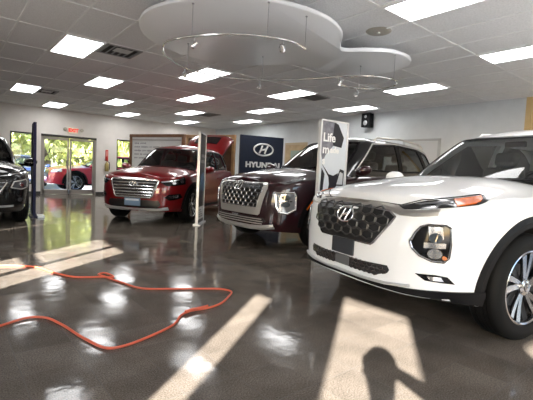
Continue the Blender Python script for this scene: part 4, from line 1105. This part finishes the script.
# ------------------------------------------------------------------ cars parked outside
def simple_face(root, S, z1=.82, z0=.55):
    b = S['body']; b.patch('grille', 'front', [(-.42, z1), (.42, z1), (.34, z0), (-.34, z0)], grd, root, off=.006, th=.02, res=.08)
    both(lambda m: b.patch('headlight', 'cyl', [(.6, z1-.06), (.65, z1+.02), (1.05, z1+.09), (1.05, z1-.04)], lampg, root, off=.008, th=.02, res=.06, mirror=m))
o1, S1 = car('parked_car', 'red car parked outside the right glass door, facing left', paint('outside_red', (.45, .02, .035), .2, .3), pose=(4.28, 18.5, R(180)), L=4.7, W=1.87, H=1.60, tire=.37, rimr=.26, seats=False)
simple_face(o1, S1)
o2, S2 = car('parked_car', 'dark blue car with pale plate parked outside the left glass door', paint('outside_blue', (.03, .05, .14), .3, .3), pose=(3.10, 21.8, R(266)), L=4.5, W=1.82, H=1.48, seats=False)
simple_face(o2, S2, .74, .5); S2['body'].patch('licence_plate', 'front', [(-.2, .52), (.2, .52), (.2, .36), (-.2, .36)], mat('plate_white'), o2, off=.015, th=.02)
o3, S3 = car('parked_car', 'deep blue SUV parked outside the small window by the letter board', paint('outside_navy', (.015, .03, .16), .2, .3), pose=(10.2, 19.4, R(180)), L=4.8, W=1.9, H=1.85, seats=False)
simple_face(o3, S3)
o4, S4 = car('parked_car', 'grey-blue car parked outside beyond the navy banner', paint('outside_grey', (.16, .18, .26), .4, .3), pose=(.6, 22.4, R(268)), L=4.5, W=1.8, H=1.5, seats=False)
simple_face(o4, S4, .74, .5)

# ------------------------------------------------------------------ the photographer, crouching behind the camera (casts the shadow in the sun patch)
FW = Vector((.632, .773, 0)); RT = Vector((.773, -.632, 0))
def pp(back, right, z): return tuple(-FW*back+RT*right+Vector((0, 0, z)))
def skinned(name, pts, edges, radii, m, parent, root_i=0, sub=2):
    me = bpy.data.meshes.new(name); me.from_pydata(pts, edges, []); o = bpy.data.objects.new(name, me); COL.objects.link(o)
    me.skin_vertices.new() if hasattr(me.skin_vertices, 'new') and not me.skin_vertices else None
    md = o.modifiers.new('skin', 'SKIN'); md.use_smooth_shade = True
    if not me.skin_vertices:
        bm = bmesh.new(); bm.from_mesh(me); bm.verts.layers.skin.verify(); bm.to_mesh(me); bm.free()
    for i, r in enumerate(radii):
        me.skin_vertices[0].data[i].radius = (r, r); me.skin_vertices[0].data[i].use_root = (i == root_i)
    sb = o.modifiers.new('sub', 'SUBSURF'); sb.levels = sub; sb.render_levels = sub
    apply_mods(o); o.data.materials.clear(); o.data.materials.append(m); o.parent = parent
    o.data.polygons.foreach_set('use_smooth', [True]*len(o.data.polygons))
    return o
skin_m = noise_mat('skin', (.50, .30, .21), (.56, .35, .25), 12, .5)
shirt_m = noise_mat('grey_shirt', (.10, .11, .13), (.13, .14, .16), 30, .8); jean_m = noise_mat('blue_trousers', (.03, .05, .10), (.05, .07, .13), 40, .8)
hair_m = noise_mat('dark_hair', (.02, .014, .01), (.04, .03, .02), 60, .6)
HB = -.04
J = dict(pelvis=pp(.62, 0, .36), waist=pp(.58, 0, .54), chest=pp(.46, 0, .84), neck=pp(.38, .02, 1.00), chin=pp(.34, .02, 1.06), head=pp(.33, .02, 1.16), crown=pp(.34, .02, 1.235))
V_ = [J['pelvis'], J['waist'], J['chest'], J['neck'], J['chin'], J['head'], J['crown']]; RD = [.13, .125, .14, .058, .072, .100, .085]
ED = [(0, 1), (1, 2), (2, 3), (3, 4), (4, 5), (5, 6)]
def chain(start, pts, rad):
    p = start
    for q, r in zip(pts, rad): V_.append(q); RD.append(r); ED.append((p, len(V_)-1)); p = len(V_)-1
    return p
arms = {}
for s, el, hd in ((1, pp(.24, .43, .93), pp(.04, .165, 1.045)), (-1, pp(.34, -.30, .76), pp(.20, -.20, .55))):
    sh = pp(.44, s*.19, .95)
    arms[s] = (sh, el, hd); chain(2, [sh, el, tuple((Vector(el)*.35+Vector(hd)*.65)), hd], [.066, .050, .042, .030])
    hip = pp(.60, s*.12, .34); kn = pp(.20, s*.22, .46); an = pp(.55, s*.18, .10); toe = pp(.36, s*.20, .045)
    chain(0, [hip, kn, an, toe], [.10, .065, .042, .032])
person = skinned('person', V_, ED, RD, skin_m, None)
tag(person, 'person crouching in grey shirt and blue trousers, holding a phone up to take the picture', 'person')
# clothes
shirtv = [pp(.60, 0, .44), J['chest'], pp(.40, .01, .97)]; sr = [.185, .165, .080]; se = [(0, 1), (1, 2)]
for s in (1, -1):
    sh, el, hd = arms[s]; a = len(shirtv); shirtv += [sh, el, tuple(Vector(el)*.6+Vector(hd)*.4)]; sr += [.078, .060, .052]; se += [(1, a), (a, a+1), (a+1, a+2)]
skinned('shirt', shirtv, se, sr, shirt_m, person)
tv = [J['waist'], J['pelvis']]; tr = [.155, .175]; te = [(0, 1)]
for s in (1, -1): a = len(tv); tv += [pp(.60, s*.12, .34), pp(.20, s*.22, .46), pp(.52, s*.185, .14)]; tr += [.11, .075, .052]; te += [(1, a), (a, a+1), (a+1, a+2)]
skinned('trousers', tv, te, tr, jean_m, person, 1)
for s in (1, -1): bevel(MB().box(pp(.44, s*.19, .05), (.27, .10, .10), rz=math.atan2(FW.y, FW.x)).build('shoe', mat('shoe_black', (.02, .02, .02), .5), person), .03, 3)
bm = bmesh.new(); bmesh.ops.create_icosphere(bm, subdivisions=4, radius=1)
hcc = Vector(J['head'])+Vector((0, 0, .035))-FW*.008
for q in bm.verts: l = q.co.copy(); q.co = hcc+RT*l.x*.098+FW*l.y*.112+Vector((0, 0, l.z*.118))
bmesh.ops.delete(bm, geom=[q for q in bm.verts if (q.co-hcc).dot(FW) > .045 and q.co.z < hcc.z+.045 or q.co.z < hcc.z-.085], context='VERTS')
me = bpy.data.meshes.new('hair'); bm.to_mesh(me); bm.free(); me.materials.append(hair_m); me.polygons.foreach_set('use_smooth', [True]*len(me.polygons))
o = bpy.data.objects.new('hair', me); COL.objects.link(o); o.parent = person; md = o.modifiers.new('thickness', 'SOLIDIFY'); md.thickness = .012
hc = Vector(J['head'])
for s in (1, -1):
    for nm, off, r, m in (('eye', FW*.086+RT*s*.032+Vector((0, 0, .005)), .009, mat('eye_dark', (.05, .04, .03), .2)), ('ear', RT*s*.088-FW*.005, .022, skin_m)):
        bm = bmesh.new(); bmesh.ops.create_icosphere(bm, subdivisions=2, radius=r); me = bpy.data.meshes.new(nm); bm.to_mesh(me); bm.free(); me.materials.append(m)
        o = bpy.data.objects.new(nm, me); COL.objects.link(o); o.parent = person; o.location = hc+off
skinned('nose', [tuple(hc+FW*.080+Vector((0, 0, .0))), tuple(hc+FW*.102-Vector((0, 0, .028)))], [(0, 1)], [.009, .014], skin_m, person)
MB().tube([tuple(hc+FW*.078+RT*q-Vector((0, 0, .058))) for q in (-.025, 0, .025)], .006, 6).build('mouth', mat('lips', (.35, .13, .10), .5), person, smooth=True)
# hands: five fingers each, the right one closed on the end of the phone, the left one on the knee
for s in (1, -1):
    w = Vector(arms[s][2]); end = RT*(.13 if s > 0 else -.035)
    hvx = [tuple(w), tuple(w+FW*.0+Vector((0, 0, .045)))]; hr = [.024, .030]; he = [(0, 1)]
    for k, (ln, dz) in enumerate(((.070, .030), (.078, .012), (.072, -.008), (.058, -.026))):
        base = w+Vector((0, 0, .045+dz)); tip = base+FW*.012-RT*s*.0
        i = len(hvx); hvx += [tuple(base+RT*s*.012), tuple(base+RT*s*.006+FW*.030), tuple(base-RT*s*(ln*.35)+FW*.034)]; hr += [.0095, .009, .0075]; he += [(1, i), (i, i+1), (i+1, i+2)]
    i = len(hvx); b0 = w+Vector((0, 0, .030)); hvx += [tuple(b0-RT*s*.018-FW*.010), tuple(b0-RT*s*.045-FW*.004+Vector((0, 0, .018)))]; hr += [.011, .009]; he += [(1, i), (i, i+1)]
    skinned('hand', hvx, he, hr, skin_m, person)
ph = MB().box(tuple(-FW*.022+RT*.060+Vector((0, 0, 1.085))), (.135, .009, .066), rz=math.atan2(RT.y, RT.x)).build('phone', black); bevel(ph, .004, 2)
tag(ph, 'black phone held sideways by the crouching photographer', 'phone')
MB().box(tuple(-FW*.028+RT*.060+Vector((0, 0, 1.085))), (.125, .002, .058), rz=math.atan2(RT.y, RT.x)).build('phone_screen', mat('screen', (.05, .06, .08), .1), ph)
